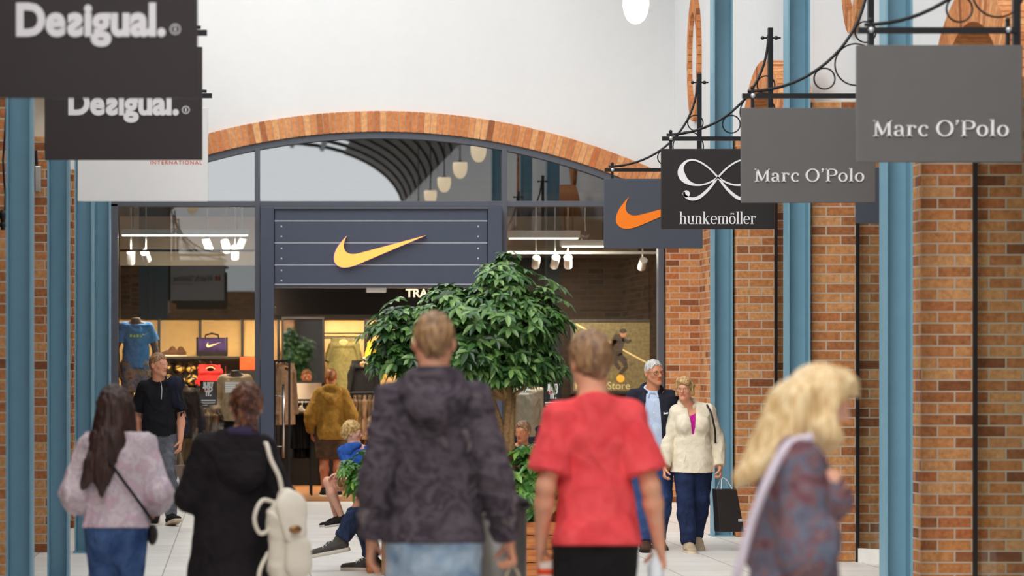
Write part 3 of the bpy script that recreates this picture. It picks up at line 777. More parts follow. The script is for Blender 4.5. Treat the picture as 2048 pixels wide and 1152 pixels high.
SC.cycles.max_bounces = 10; SC.cycles.transparent_max_bounces = 24
def sun_lamp(name, kind, loc, energy, color=(1, 1, 1), size=1.0, rot_=(0, 0, 0), **kw):
    l = bpy.data.lights.new(name, kind); l.energy = energy; l.color = color
    if kind == 'AREA': l.shape = 'RECTANGLE'; l.size = size; l.size_y = kw.pop('size_y', size)
    elif kind == 'SPOT': l.spot_size = math.radians(kw.pop('cone', 70)); l.spot_blend = .7; l.shadow_soft_size = size
    elif kind == 'SUN': l.angle = size
    else: l.shadow_soft_size = size
    o = bpy.data.objects.new(name, l); COL.objects.link(o); o.location = loc; o.rotation_euler = rot_; return o
sun_lamp('hazy_sun', 'SUN', (0, 0, 12), 2.0, (1, .96, .9), math.radians(40), (math.radians(38), math.radians(-28), 0))

# ------------------------------------------------------------------ the hall
YF = 36.94                                     # plane of the end facade
AX, AZ, AR1, AR0, ARF = 1.828, -3.558, 8.535, 8.274, 8.19   # arch centre, outer, inner, frame radii
XL, XR = -1.74, 5.44                            # frontage limits
mb = MB(); mb.box(-6, 12, -26, YF + .2, -.2, 0); struct(mb.build('floor', M_FLOOR))
def arch_z(x, R): return AZ + math.sqrt(max(0, R*R - (x - AX)**2))
# end wall: plaster above the arch
mb = MB(); N = 48; xs = [XL + (XR - XL)*i/N for i in range(N + 1)]
TOP = 8.2
poly = [(XL, arch_z(XL, AR1 - .02))] + [(x, arch_z(x, AR1 - .02)) for x in xs[1:]]
for i in range(N):
    a, b = xs[i], xs[i+1]
    mb.prism([(a, arch_z(a, AR1-.05)), (b, arch_z(b, AR1-.05)), (b, TOP), (a, TOP)], YF, YF + .3)
mb.box(-2.6, XL, YF, YF + .3, 3.2, TOP); mb.box(XR, 6.2, YF, YF + .3, 3.9, TOP)
struct(mb.build('wall_back', M_WHITE))
mb = MB(); mb.box(XR + .02, 6.2, YF - .12, YF + .3, 0, 3.95); struct(mb.build('brick_pillar', M_BRICK), 'brick pier right of the end shop window')
# arch of upright bricks (every brick a piece of one pattern)
mb = MB(); 
a0 = math.atan2(arch_z(XL, AR1) - AZ, XL - AX); a1 = math.atan2(arch_z(XR + .4, AR1) - AZ, XR + .4 - AX)
nb = 96
for i in range(nb):
    p = a0 + (a1 - a0)*i/nb; q = a0 + (a1 - a0)*(i + .88)/nb
    pol = [(AX + R*math.cos(t), AZ + R*math.sin(t)) for R, t in ((AR0, p), (AR1, p), (AR1, q), (AR0, q))]
    mb.prism(pol, YF - .07, YF + .2, 0)
pm = [(AX + (AR1-.01)*math.cos(a0 + (a1-a0)*i/60), AZ + (AR1-.01)*math.sin(a0 + (a1-a0)*i/60)) for i in range(61)]
pn = [(AX + (AR0+.01)*math.cos(a0 + (a1-a0)*i/60), AZ + (AR0+.01)*math.sin(a0 + (a1-a0)*i/60)) for i in range(61)]
for i in range(60): mb.prism([pn[i], pm[i], pm[i+1], pn[i+1]], YF - .062, YF + .2, 1)
struct(mb.build('trim_1', [M_VOUS, M_MORTAR]), 'segmental arch of upright orange bricks')

# steel frame of the end shop window
def px(x): return wx(x, YF)
def pz(y): return wz(y, YF)
ZT = pz(408)
Xm1, Xm2 = px(515), px(1008)
wf = thing('shop_window_frame', 'grey steel frame with transom and mullions under the brick arch', 'window frame', (0, 0, 0), kind='structure'); del wf['category']
mb = MB()
for i in range(60):
    t0 = a0 + (a1-a0)*i/60; t1 = a0 + (a1-a0)*(i+1)/60
    mb.prism([(AX + R*math.cos(t), AZ + R*math.sin(t)) for R, t in ((ARF, t0), (AR0+.01, t0), (AR0+.01, t1), (ARF, t1))], YF - .04, YF + .12)
mb.build('arched_head', M_STEEL, wf)
mb = MB(); mb.box(XL, XR, YF - .05, YF + .12, ZT - .035, ZT + .035); mb.build('transom', M_STEEL, wf, bevel=.005)
for x, nm in ((Xm1, 'mullion'), (Xm2, 'mullion')):
    mb = MB(); mb.box(x - .033, x + .033, YF - .06, YF + .12, 0, arch_z(x, ARF + .02)); mb.build(nm, M_STEEL, wf, bevel=.005)
mb = MB(); mb.box(px(220), px(236), YF - .05, YF + .12, 0, ZT); mb.box(XR - .075, XR, YF - .05, YF + .12, 0, ZT); mb.box(XL, px(220), YF, YF + .1, 0, ZT); mb.build('side_jamb', M_STEEL, wf, bevel=.005)
for a, b in ((px(220), Xm1), (Xm2, XR)):
    mb = MB(); mb.box(a, b, YF - .05, YF + .12, 0, .1); mb.build('sill', M_STEEL, wf, bevel=.005)
def pane(x0, x1, z0, z1, name, mat, tilt=0.0, top=None):
    mb = MB()
    if top is None: mb.box(-(x1-x0)/2, (x1-x0)/2, -.005, .005, z0, z1)
    else:
        n = 14; bx = [x0 + (x1-x0)*i/n for i in range(n+1)]; c = (x0+x1)/2
        poly = [(x - c, top(x)) for x in reversed(bx)] + [(x0 - c, z0), (x1 - c, z0)]
        mb.prism(poly, -.005, .005)
    o = mb.build(name, mat); o.location = ((x0+x1)/2, YF + .04, 0); o.rotation_euler = (0, 0, math.radians(tilt)); return struct(o)
th = lambda x: arch_z(x, ARF - .0)
struct(pane(px(236), Xm1 - .03, .1, ZT - .035, 'window_1', M_GLASS), 'tall left display window pane')
struct(pane(Xm2 + .03, XR - .075, .1, ZT - .035, 'window_2', M_GLASS), 'tall right display window pane')
struct(pane(XL + .1, Xm1 - .03, ZT + .035, 0, 'window_3', M_GLASS2, .35, th), 'left fanlight pane under the arch')
struct(pane(Xm1 + .03, Xm2 - .03, ZT + .035, 0, 'window_4', M_GLASS2, 0, th), 'middle fanlight pane under the arch')
struct(pane(Xm2 + .03, XR - .1, ZT + .035, 0, 'window_5', M_GLASS2, 0, th), 'right fanlight pane under the arch')

# portal with slatted fascia and lit tick
YP = YF - .22
qx = lambda x: wx(x, YP); qz = lambda y: wz(y, YP)
po = thing('door_portal', 'slate grey door portal framing the shop entrance', 'doorway', (0, 0, 0), kind='structure'); del po['category']
for a, b in ((521, 548), (976, 1004)):
    mb = MB(); mb.box(qx(a), qx(b), YP, YF + .25, 0, qz(413)); mb.build('jamb', M_FASCIA, po, bevel=.006)
mb = MB(); mb.box(qx(548), qx(976), YP, YF + .25, qz(418), qz(413)); mb.box(qx(548), qx(976), YP + .05, YF + .25, qz(575), qz(570)); mb.build('head_strip', M_STEEL, po)
fs = thing('shop_sign', 'slate grey slatted sign board with a lit orange tick over the entrance', 'sign', (0, 0, 0))
ys = [418, 443, 487, 531, 570]
for i in range(4):
    mb = MB(); mb.box(qx(549), qx(975), YP + .035, YP + .1, qz(ys[i+1] - 3), qz(ys[i])); mb.build('slat', M_FASCIA, fs, bevel=.008)
    mb = MB(); mb.box(qx(549), qx(975), YP + .03, YP + .1, qz(ys[i+1]), qz(ys[i+1] - 3)); mb.build('slat_edge', M_LINE, fs)
for i in range(1, 4):
    for xx in (563, 957):
        for yy in (10, 30):
            mb = MB(); mb.ball((qx(xx), YP + .036, qz(ys[i] + yy)), .014, 8); mb.build('screw', M_BOLT, fs, True)
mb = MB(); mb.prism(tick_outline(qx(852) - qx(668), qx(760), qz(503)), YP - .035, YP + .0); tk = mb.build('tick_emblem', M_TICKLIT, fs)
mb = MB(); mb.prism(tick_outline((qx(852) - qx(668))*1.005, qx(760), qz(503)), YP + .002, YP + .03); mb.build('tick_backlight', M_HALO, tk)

# ------------------------------------------------------------------ steel columns
def column(X, Y, label, wd=.195, z1=7.0):
    t = thing('steel_column', label, 'column', (X, Y, 0), kind='thing', group='blue steel columns')
    mb = MB(); mb.box(-wd/2, -wd/2 + .016, -.12, .09, 0, z1); mb.build('flange', M_BLUE, t)
    mb = MB(); mb.box(wd/2 - .016, wd/2, -.12, .09, 0, z1); mb.build('flange', M_BLUE, t)
    mb = MB(); mb.box(-wd/2 + .016, wd/2 - .016, .03, .045, 0, z1); mb.build('web', M_BLUE, t)
    mb = MB(); mb.box(-wd/2 - .015, wd/2 + .015, -.13, .115, 0, .012); mb.build('base_plate', M_BLUE, t)
column(4.88, 29.2, 'blue steel column behind the older couple')
column(4.865, 25.2, 'blue steel column behind the blonde woman\'s hair')
column(wx(1791, 20.95), 20.95, 'nearest blue steel column of the right row, beside the brick pillars')
column(-1.39, 18.65, 'nearest blue steel column of the left row, under the dark lettered signs', .168)
column(-1.39, 22.7, 'second blue steel column of the left row', .168)
column(-1.39, 26.5, 'third blue steel column from the left, below the white sign', .165)
column(-1.39, 30.1, 'farthest blue steel column of the left row, next to the display window', .17)

# ------------------------------------------------------------------ brick pillars and side walls
def pillar(x0, x1, y0, y1, z1, label):
    mb = MB(); mb.box(x0, x1, y0, y1, 0, z1); return struct(mb.build('brick_pillar', M_BRICK, bevel=.012), label)
for Y, l in ((29.0, 'brick pillar right of the farthest right column'), (25.2, 'brick pillar behind the blonde woman'), (21.2, 'nearest brick pillar on the right')):
    pillar(5.0, 5.95, Y, Y + .6, 4.0, l)
    # post, angled glass and kerb beside each pillar
    g = thing('glass_screen', f'narrow glass screen in dark posts before the {l.split(" ", 1)[1] if False else "brick"} ' , 'glass screen', (0, 0, 0))
    g['label'] = {29.0: 'narrow glass screen with dark posts by the pillar behind the couple', 25.2: 'narrow glass screen with dark posts on the pillar behind the blonde woman', 21.2: 'nearest narrow glass screen with dark posts, at the right edge'}[Y]
    x1 = 5.74
    for xx, yy in ((5.38, Y - .02), (x1, Y - .5)):
        mb = MB(); mb.box(xx - .014, xx + .014, yy - .075, yy - .04, .0, 3.9); mb.build('post', M_BLACK, g)
    mb = MB(); mb.add([(5.39, Y - .06, .12), (x1 - .01, Y - .54, .12), (x1 - .01, Y - .54, 3.9), (5.39, Y - .06, 3.9), (5.39, Y - .05, .12), (x1 - .01, Y - .53, .12), (x1 - .01, Y - .53, 3.9), (5.39, Y - .05, 3.9)],
                      [(0,1,2,3), (7,6,5,4), (0,4,5,1), (1,5,6,2), (2,6,7,3), (3,7,4,0)]); mb.build('pane', M_GLASS, g)
    mb = MB(); mb.add([(5.38, Y - .10, 0), (x1, Y - .58, 0), (x1, Y - .58, .12), (5.38, Y - .10, .12), (5.38, Y - .02, 0), (x1, Y - .5, 0), (x1, Y - .5, .12), (5.38, Y - .02, .12)],
                      [(0,1,2,3), (7,6,5,4), (0,4,5,1), (1,5,6,2), (2,6,7,3), (3,7,4,0)]); mb.build('kerb', M_TRIM, g)
for Y in (22.2, 26.5, 30.7, 14.0, 10.0): pillar(-2.9, -1.72, Y, Y + .6, 3.8, 'brick pillar of the left arcade')
# right lower shopfront wall, dark with frames, upper plaster wall
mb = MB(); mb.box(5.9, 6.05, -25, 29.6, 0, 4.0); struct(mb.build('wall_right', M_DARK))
mb = MB(); mb.box(5.88, 6.05, 29.6, YF - .12, 0, 4.0); struct(mb.build('wall_right_brick', M_BRICK))
mb = MB(); mb.box(5.58, 6.05, -25, YF, 3.95, 7.4); struct(mb.build('wall_right_upper', M_WHITE))
mb = MB(); mb.box(-3.0, -2.6, -25, YF, 0, 3.75); struct(mb.build('wall_left', M_DARK))
mb = MB(); mb.box(-2.9, -2.3, -25, YF, 3.7, 7.4); struct(mb.build('wall_left_upper', M_CREAM))
mb = MB(); mb.box(-2.9, XL, YF, YF + .3, 0, 3.2); struct(mb.build('wall_back_brick', M_BRICK))
mb = MB(); mb.box(-6, 12, -26, -25.6, 0, 4.5); struct(mb.build('wall_front', M_BRICK))
# right shop windows between pillars: dark interior panel, mullions, curtain, pink poster
for (y0, y1, n) in ((25.85, 28.1, 6), (21.85, 24.3, 7)):
    t = thing('window_%d' % n, 'dark side shop window between brick pillars', 'window', (0, 0, 0), kind='structure'); del t['category']
    mb = MB(); mb.box(5.50, 5.56, y0, y1, 3.02, 3.12); mb.box(5.50, 5.56, y0, y1, 0, .14)
    for k in range(5): yy = y0 + (y1 - y0)*k/4; mb.box(5.50, 5.56, yy - .03, yy + .03, 0, 3.95)
    mb.build('frame', M_BLACK, t)
    mb = MB(); mb.box(5.52, 5.53, y0, y1, .14, 3.9); mb.build('pane', M_GLASS, t)
def sidecard(name, label, cat, X, Y0, Y1, z0, z1, m):
    mb = MB(); mb.box(X, X + .02, Y0, Y1, z0, z1); return tag(mb.build(name, m), label, cat)
sidecard('poster', 'pink poster high in the side shop window', 'poster', 5.7, 28.3, 28.75, 2.95, 3.6, m_plain('pink_paper', (232, 180, 200), .6))
sidecard('curtain', 'beige curtain strip behind the side window by the nearest right column', 'curtain', 5.62, 23.5, 23.95, .25, 2.72, m_cloth('beige_curtain', (206, 178, 146)))
mb = MB(); mb.box(5.56, 5.9, 23.0, 24.6, 3.0, 3.3); tag(mb.build('shelf_board', M_TRIM), 'pale board above the dark side shop window', 'board')

# brick arches and round windows of the upper right wall
def relief_arch(Yc, label):
    mb = MB(); n = 40; Zc = (4.64 if Yc > 25 else 4.32) - 1.35
    for i in range(n):
        p = PI*(.14 + .72*i/n); q = PI*(.14 + .72*(i + .9)/n)
        mb.prism([(Yc + R*math.cos(t), Zc + R*math.sin(t)) for R, t in ((1.08, p), (1.35, p), (1.35, q), (1.08, q))], 5.05, 5.35, 0, 'YZ')
    return struct(mb.build('trim_2', M_VOUS), label)
for Yc in (27.9, 20.0, 11.2): relief_arch(Yc, 'brick arch springing over the right arcade')
def round_window(Yc, n):
    mb = MB(); k = 44; zc = 5.46
    for i in range(k):
        p = 2*PI*i/k; q = 2*PI*(i + .92)/k
        mb.prism([(Yc + .42*R*math.cos(t), zc + .76*R*math.sin(t)) for R, t in ((.74, p), (1, p), (1, q), (.74, q))], 5.53, 5.62, 0, 'YZ')
    return struct(mb.build('window_%d' % n, M_VOUS), 'oval brick ring of a round window in the upper right wall')
round_window(35.2, 8); round_window(26.15, 9); round_window(17.1, 10)
# left upper arch edge
mb = MB(); mb.add([(-2.3, 26.4, 3.7), (-1.72, 26.4, 4.35), (-1.72, 26.4, 4.8), (-2.3, 26.4, 4.8), (-2.3, 26.7, 3.7), (-1.72, 26.7, 4.35), (-1.72, 26.7, 4.8), (-2.3, 26.7, 4.8)],
    [(0,1,2,3), (7,6,5,4), (0,4,5,1), (1,5,6,2), (2,6,7,3), (3,7,4,0)]); 
mb.v = []; mb.f = []; mb.mi = []
mb.prism([(-1.95, 4.45), (-1.70, 4.10), (-1.70, 4.9), (-1.95, 4.9)], 26.3, 26.6); struct(mb.build('trim_3', M_BRICK), 'brick arch springer on the left')
mb = MB(); mb.box(-2.6, -1.70, 26.62, 26.9, 3.8, 7.0); struct(mb.build('wall_left_pier', M_CREAM))

# roof: steel ribs, grey lining on one side, open glazing on the other
mb = MB()
def roofp(t, R=4.1): return (1.63 + R*math.cos(t)*.98, 7.2 + R*.55*math.sin(t))
for k in range(24):
    p = PI*k/48; q = PI*(k+1)/48
    if k < 16: mb.prism([roofp(p), roofp(p, 4.25), roofp(q, 4.25), roofp(q)], -25, YF + .2)
struct(mb.build('ceiling', m_plain('grey_roof_lining', (120, 116, 110), .8)))
for k in (19, 23, 28, 33, 38, 43):
    mb = MB(); q = roofp(PI*k/48); mb.tube([(q[0], -25, q[1]), (q[0], YF, q[1])], .10, 6); struct(mb.build('roof_purlin', M_IRON), 'dark glazing bar running along the roof')
for i, Y in enumerate(np.arange(-24, 37, 2.5)):
    mb = MB(); mb.tube([(roofp(PI*k/24)[0], float(Y), roofp(PI*k/24)[1]) for k in range(25)], .07, 6); struct(mb.build('roof_rib', M_IRON), 'curved roof rib')

# pendant lamps along the hall
LAMPS = [(4.545, Y) for Y in (33, 28.5, 24, 19.5, 15, 10.5, 6, 1.5)] + [(-1.1, Y) for Y in (28.5, 24, 19.5, 15, 10.5, 6, 1.5)]
t = thing('pendant_lamp', 'glowing cream bowl lamp hanging before the white end wall', 'lamp', (4.545, 33, 5.61), group='pendant lamps')
mb = MB(); mb.lathe([(0.001, 0), (.05, .012), (.10, .055), (.135, .13), (.15, .22), (.145, .33), (.13, .33), (.12, .2), (.05, .05), (.001, .04)], n=24); mb.build('shade', M_LAMP, t, True)
mb = MB(); mb.cyl((0, 0, .3), (0, 0, 2.2), .012, 8); mb.build('rod', M_IRON, t)
mb = MB(); mb.lathe([(.001, .36), (.05, .36), (.05, .30), (.14, .30), (.14, .285), (.001, .285)], n=16); mb.build('cap', M_IRON, t, True)
for x, Y in LAMPS[1:]: dup(t, (x, Y, 5.61), 0, 'cream bowl lamp of the hall, seen only mirrored in the arched glass')

# ------------------------------------------------------------------ hanging signs
def hanging_sign(label, Y, x0, x1, z0, z1, m_panel, side, decorate, posttop=4.68, mats=None):
    """side=+1: fixed to a pole right of the sign; -1: to a column left of it"""
    t = thing('hanging_sign', label, 'sign', (0, Y, 0), group='hanging shop signs')
    W = x1 - x0
    mb = MB(); mb.box(x0, x1, -.02, .02, z0, z1); p = mb.build('sign_panel', m_panel, t, bevel=.004)
    zb = z1 + .09
    xp = x1 - .03 if side > 0 else x0 + .02; xe = x0 + .01 if side > 0 else x1 + .03
    mb = MB(); mb.box(min(xp, xe), max(xp, xe), -.018, .018, zb - .018, zb + .018); mb.build('bracket_bar', M_IRON, t)
    for xx in (x0 + .085 if side > 0 else x0 + .12, x1 - .085):
        mb = MB(); mb.box(xx - .012, xx + .012, -.012, .012, z1 - .01, zb + .05); mb.build('hanger', M_IRON, t)
        mb = MB(); mb.ball((xx, -.026, zb), .019, 10); mb.build('ball_bolt', M_BOLT if side > 0 else M_IRON, t, True)
        mb = MB(); mb.ball((xx, 0, zb + .062), .017, 10); mb.build('finial', M_IRON, t, True)
    zt = posttop
    mb = MB(); mb.box(xp - .022, xp + .022, -.012, .034, z0 - .0, zt); mb.build('pole', M_IRON, t, bevel=.003)
    sg = 1 if side > 0 else -1
    R = abs(xp - xe) - .06; xs_, zc = xe + sg*.04, zb + .035 + R*.98
    def cur(a): return (xs_ + sg*R*math.sin(a), 0, zc - R*.98*math.cos(a))
    mb = MB(); mb.tube([cur(PI/2*i/20) for i in range(21)], .0115, 8); mb.build('curved_brace', M_IRON, t, True)
    for a, rr in ((.62, .078), (.86, .155), (1.10, .078)):
        # ring tucked between the brace and the bar / pole
        c = cur(a); nx, nz = sg*math.sin(a), -math.cos(a)
        cx, cz = c[0] + nx*(rr + .008), c[2] + nz*(rr + .008)
        mb = MB(); mb.tube([(cx + rr*math.cos(2*PI*i/32), 0, cz + rr*math.sin(2*PI*i/32)) for i in range(32)], .0065, 6, closed=True); mb.build('scroll_ring', M_IRON, t, True)
    for zz in (zt - .09,):
        mb = MB(); mb.cyl((xp - .07, -.0, zz), (xp + .09, 0, zz), .008, 8); mb.ball((xp - .07, 0, zz), .018, 8); mb.ball((xp + .05, 0, zz), .02, 8); mb.build('clamp', M_IRON, t)
    decorate(p, (x0 + x1)/2, (z0 + z1)/2, W, z1 - z0); return t
def deco_mop(p, cx, cz, W, Hh):
    o, k = serif_obj('lettering', 'Marc O’Polo', W*.815, M_LETTER, p, (cx + W*.005, -.021, cz), .20, .075, .008, .17, hs=.90)
    o.location.z = cz - Hh*.225 - .65*k*.8
def deco_tick(p, cx, cz, W, Hh):
    mb = MB(); mb.prism(tick_outline(W*.93, 0, 0), -.027, -.02); o = mb.build('tick_emblem', M_ORANGE, p); o.location = (cx + W*.085, 0, cz + Hh*.01)
def deco_bow(p, cx, cz, W, Hh):
    k = W / 225.0     # picture was traced on a 225-wide board
    def ZZ(pts): return [((x - 112)*k, -(y - 80)*k) for x, y in pts]
    def curve(P, n=10):
        out = []
        P2 = [P[0]] + P + [P[-1]]
        for i in range(1, len(P2) - 2):
            for j in range(n):
                t = j/n; a, b, c, d = P2[i-1], P2[i], P2[i+1], P2[i+2]
                out.append(tuple(.5*((2*b[m]) + (-a[m] + c[m])*t + (2*a[m] - 5*b[m] + 4*c[m] - d[m])*t*t + (-a[m] + 3*b[m] - 3*c[m] + d[m])*t**3) for m in (0, 1)))
        out.append(P[-1]); return out
    L = [(112, 57), (92, 37), (70, 24), (52, 24), (40, 36), (39, 50), (47, 63), (62, 71), (80, 72), (98, 66), (112, 57)]
    T = [(112, 57), (94, 80), (74, 97), (58, 100), (46, 93), (45, 86)]
    mb = MB()
    for sg in (1, -1):
        f = lambda pts: [(112 + (x - 112)*sg, y) for x, y in pts]
        c = curve(f(L)); n = len(c); mb.ribbon(ZZ(c), [k*(3.2 + 11*math.exp(-((i/n - .52)/.14)**2)) for i in range(n)], -.008, 0)
        c = curve(f(T)); n = len(c); mb.ribbon(ZZ(c), [k*(3.2 + 3.5*math.sin(PI*i/n)) for i in range(n)], -.008, 0)
        b = ZZ(f([(49, 90)]))[0]; mb.prism([(b[0] + 7*k*math.cos(a*PI/8), b[1] + 7*k*math.sin(a*PI/8)) for a in range(16)], -.008, 0)
    o = mb.build('bow_emblem', M_LETTER, p); o.location = (cx, -.021, cz)
    o, kk = serif_obj('lettering', 'hunkemöller', W*.68, M_LETTER, p, (cx, -.021, cz), .19, .055, .006, .10, hs=1.15)
    o.location.z = cz - Hh*.44
RX0, RX1, RZ0, RZ1 = 3.745, 4.745, 2.905, 3.612
Ys = [F_PX/331, F_PX/268, F_PX/227, F_PX/197]
hanging_sign('nearest grey sign lettered in white serif, at the right edge', Ys[0], RX0, RX1, RZ0, RZ1, M_PGREY, 1, deco_mop)
hanging_sign('second grey sign lettered in white serif, before the black bow sign', Ys[1], RX0 + .02, RX1 + .02, RZ0, RZ1, M_PGREY, 1, deco_mop)
hanging_sign('black hanging sign with a white bow and fine white lettering', Ys[2], RX0 - .005, RX1 - .01, RZ0, RZ1, M_PBLACK, 1, deco_bow)
hanging_sign('slate hanging sign with an orange tick, farthest of the right row', Ys[3], RX0 - .015, RX1 - .015, RZ0, RZ1, M_PSLATE, 1, deco_tick)
def deco_bold(p, cx, cz, W, Hh):
    # heavy rounded lower-case word with a mirrored third letter
    size = Hh*.285; g = [('De', 0.0), ('s', 0), ('igual', 0)]
    a = text_mesh('lettering', 'De', size, M_LETTER, p, (0, -.022, 0), .01, .042*size)
    b = text_mesh('lettering', 's', size, M_LETTER, p, (0, -.022, 0), .01, .042*size)
    c = text_mesh('lettering', 'igual.', size, M_LETTER, p, (0, -.022, 0), .01, .042*size)
    for v in b.data.vertices: v.co.x = -v.co.x
    b.data.flip_normals()
    xs = [(min(v.co.x for v in o.data.vertices), max(v.co.x for v in o.data.vertices)) for o in (a, b, c)]
    gap = .03*size; tot = sum(x[1] - x[0] for x in xs) + 2*gap; k = W*.70/tot; x = cx - W*.0 - W*.70/2
    for o, (m0, m1) in zip((a, b, c), xs):
        o.data.transform(Matrix.Scale(k, 4, (1, 0, 0))); o.data.transform(Matrix.Scale(1.0, 4, (0, 0, 1)))
        o.location = (x - m0*k, -.022, cz - Hh*.01); x += (m1 - m0 + gap)*k
    mb = MB(); r = .022*W; mb.tube([(r*math.cos(2*PI*i/20), 0, r*math.sin(2*PI*i/20)) for i in range(20)], .003, 6, closed=True); mb.box(-.004, .004, -.003, .003, -.012, .012); o = mb.build('registered_mark', M_LETTER, p); o.location = (cx + W*.395, -.022, cz - Hh*.06)
def deco_watch(p, cx, cz, W, Hh):
    for sg in (-1, 1):
        q = empty('x') if False else None
        y = -.021 if sg < 0 else .021
        o, k = serif_obj('lettering', 'Watch Station', W*.70, M_PBLACK, p, (cx + W*.06, y, cz - Hh*.02), .24, .12, .006, .09, hs=1.15)
        if sg > 0: o.rotation_euler = (0, 0, PI); o.location.x = cx - W*.06
        mb = MB()
        for s2 in (-1, 1): mb.prism([(s2*.028 + .032*math.cos(a*PI/8)*(.8), .05*math.sin(a*PI/8)) for a in range(16)], -.006, 0)
        o = mb.build('emblem', M_REDPRINT, p); o.location = (cx - W*.385*(1 if sg < 0 else -1), y, cz + Hh*.05)
        if sg > 0: o.rotation_euler = (0, 0, PI)
        t = text_mesh('small_lettering', 'INTERNATIONAL', .043, M_REDPRINT, p, (cx + W*.255*(1 if sg < 0 else -1), y, cz - Hh*.09), .004, spacing=1.25)
        if sg > 0: t.rotation_euler = (0, 0, PI)
LZ0, LZ1 = 2.975, 3.70
Yd1, Yd2, Yd3 = F_PX/408, F_PX/314, F_PX/261
hanging_sign('large dark brown sign with heavy white lettering in the top left corner', Yd1, -1.235, -.19, 1.62 + 554/408, 1.62 + 554/408 + .76, M_PBROWN, -1, deco_bold)
hanging_sign('second dark brown sign with heavy white lettering, half hidden behind the first', Yd2, -1.22, -.217, 1.62 + 430/314, 1.62 + 430/314 + .72, M_PBROWN, -1, deco_bold)
hanging_sign('white hanging sign with small orange lettering, under the dark brown signs', Yd3, -1.217, -.218, 1.62 + 347/261, 1.62 + 347/261 + .72, M_PWHITE, -1, deco_watch)
# grey plate behind the second grey sign
mb = MB(); mb.box(5.02, 5.28, 0, .03, 2.85, 3.30); o = mb.build('wall_plaque', M_PSLATE); o.location = (0, 23.5, 0); tag(o, 'small slate plaque peeping out behind the second grey sign', 'plaque')
# cable and bracket on the left
t = thing('cable', 'black cable hanging down the brick by the left edge', 'cable', (0, 0, 0))
Yc = 21.9
mb = MB(); mb.tube([(wx(x, Yc), Yc, wz(y, Yc)) for x, y in ((14, 190), (12, 230), (9, 280), (6, 320), (8, 360), (11, 390), (10, 420), (7, 440))], .008, 8); mb.build('wire', M_BLACK, t, True)
mb = MB(); mb.ball((wx(6, Yc), Yc, wz(430, Yc)), .035, 12, sc=(1, 1, 1.2)); mb.ball((wx(6, Yc), Yc, wz(450, Yc)), .028, 12); mb.cyl((wx(6, Yc), Yc, wz(425, Yc)), (wx(6, Yc), Yc, wz(460, Yc)), .018, 10); mb.build('socket', M_BLACK, t, True)
t = thing('wall_bracket', 'grey metal fixing on the brick behind the second left column', 'bracket', (wx(76, 26.4), 26.38, wz(350, 26.4)))
mb = MB(); mb.box(-.03, .03, -.04, .05, -.16, .08); mb.build('housing', M_CHROME, t, bevel=.01)
mb = MB(); mb.cyl((-.01, 0, .08), (-.02, 0, .22), .014, 8); mb.build('stem', M_BLACK, t)
# ------------------------------------------------------------------ inside the shop
YB = 42.6
bx_ = lambda x, Y=YB: wx(x, Y)
bz_ = lambda y, Y=YB: wz(y, Y)
mb = MB(); mb.box(-2.0, 6.1, YF + .2, YB + .3, -.2, 0.0); struct(mb.build('shop_floor', M_WOODF))
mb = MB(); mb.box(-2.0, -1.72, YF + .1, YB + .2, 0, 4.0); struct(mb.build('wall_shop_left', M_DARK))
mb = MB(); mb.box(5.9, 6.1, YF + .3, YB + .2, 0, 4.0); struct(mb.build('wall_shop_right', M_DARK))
mb = MB(); mb.box(-2.0, 6.1, YB, YB + .2, 0, 4.0); struct(mb.build('wall_shop_rear', M_CREAM))
mb = MB(); mb.box(-2.0, 6.1, YF + .12, YB + .2, 3.95, 4.1); struct(mb.build('ceiling_shop', m_plain('roof_reflection_brown', (62, 54, 48), .8)))  # dark brown stands in for the roof's reflection in the display glass
mb = MB(); mb.box(-2.0, 6.1, 38.6, 38.8, 4.1, 5.4); mb.box(-2.0, 6.1, YF + .3, 38.8, 5.4, 5.5); mb.box(-2.1, -1.9, YF + .3, 38.8, 4.1, 5.5); mb.box(6.0, 6.2, YF + .3, 38.8, 4.1, 5.5); struct(mb.build('fanlight_backing', m_plain('backing_grey', (96, 92, 88), .9)), 'added grey backing behind the fanlights')  # closed box added so no sky shows through the fanlights
mb = MB(); mb.box(-1.7, 5.9, YB - .12, YB, 2.44, 3.22)
for z in (2.66, 2.9): mb.box(-1.7, 5.9, YB - .135, YB - .12, z, z + .012)
struct(mb.build('trim_4', M_DARK), 'dark boarded frieze along the rear shop wall')
# bulkhead over the entrance with glowing word
mb = MB(); mb.box(qx(540), qx(990), 39.9, 40.1, 2.45, 3.95); struct(mb.build('trim_5', M_DARK), 'dark bulkhead behind the entrance')
tx = thing('lit_sign', 'glowing cream capital lettering over the shop aisle', 'sign', (0, 39.86, 0))
text_mesh('letters', 'TRAINING', .16, M_SPOT_T if 'M_SPOT_T' in globals() else m_emit('letter_glow', (255, 226, 190), .9), tx, (wx(866, 39.86), 0, wz(587, 39.86)), .02, .002)
mb = MB(); mb.box(px(732), px(772), YF - .1, YF + .05, wz(585, YF), wz(574, YF)); o = mb.build('door_sensor', M_TRIM, bevel=.006); tag(o, 'small white sensor box under the entrance head', 'sensor')
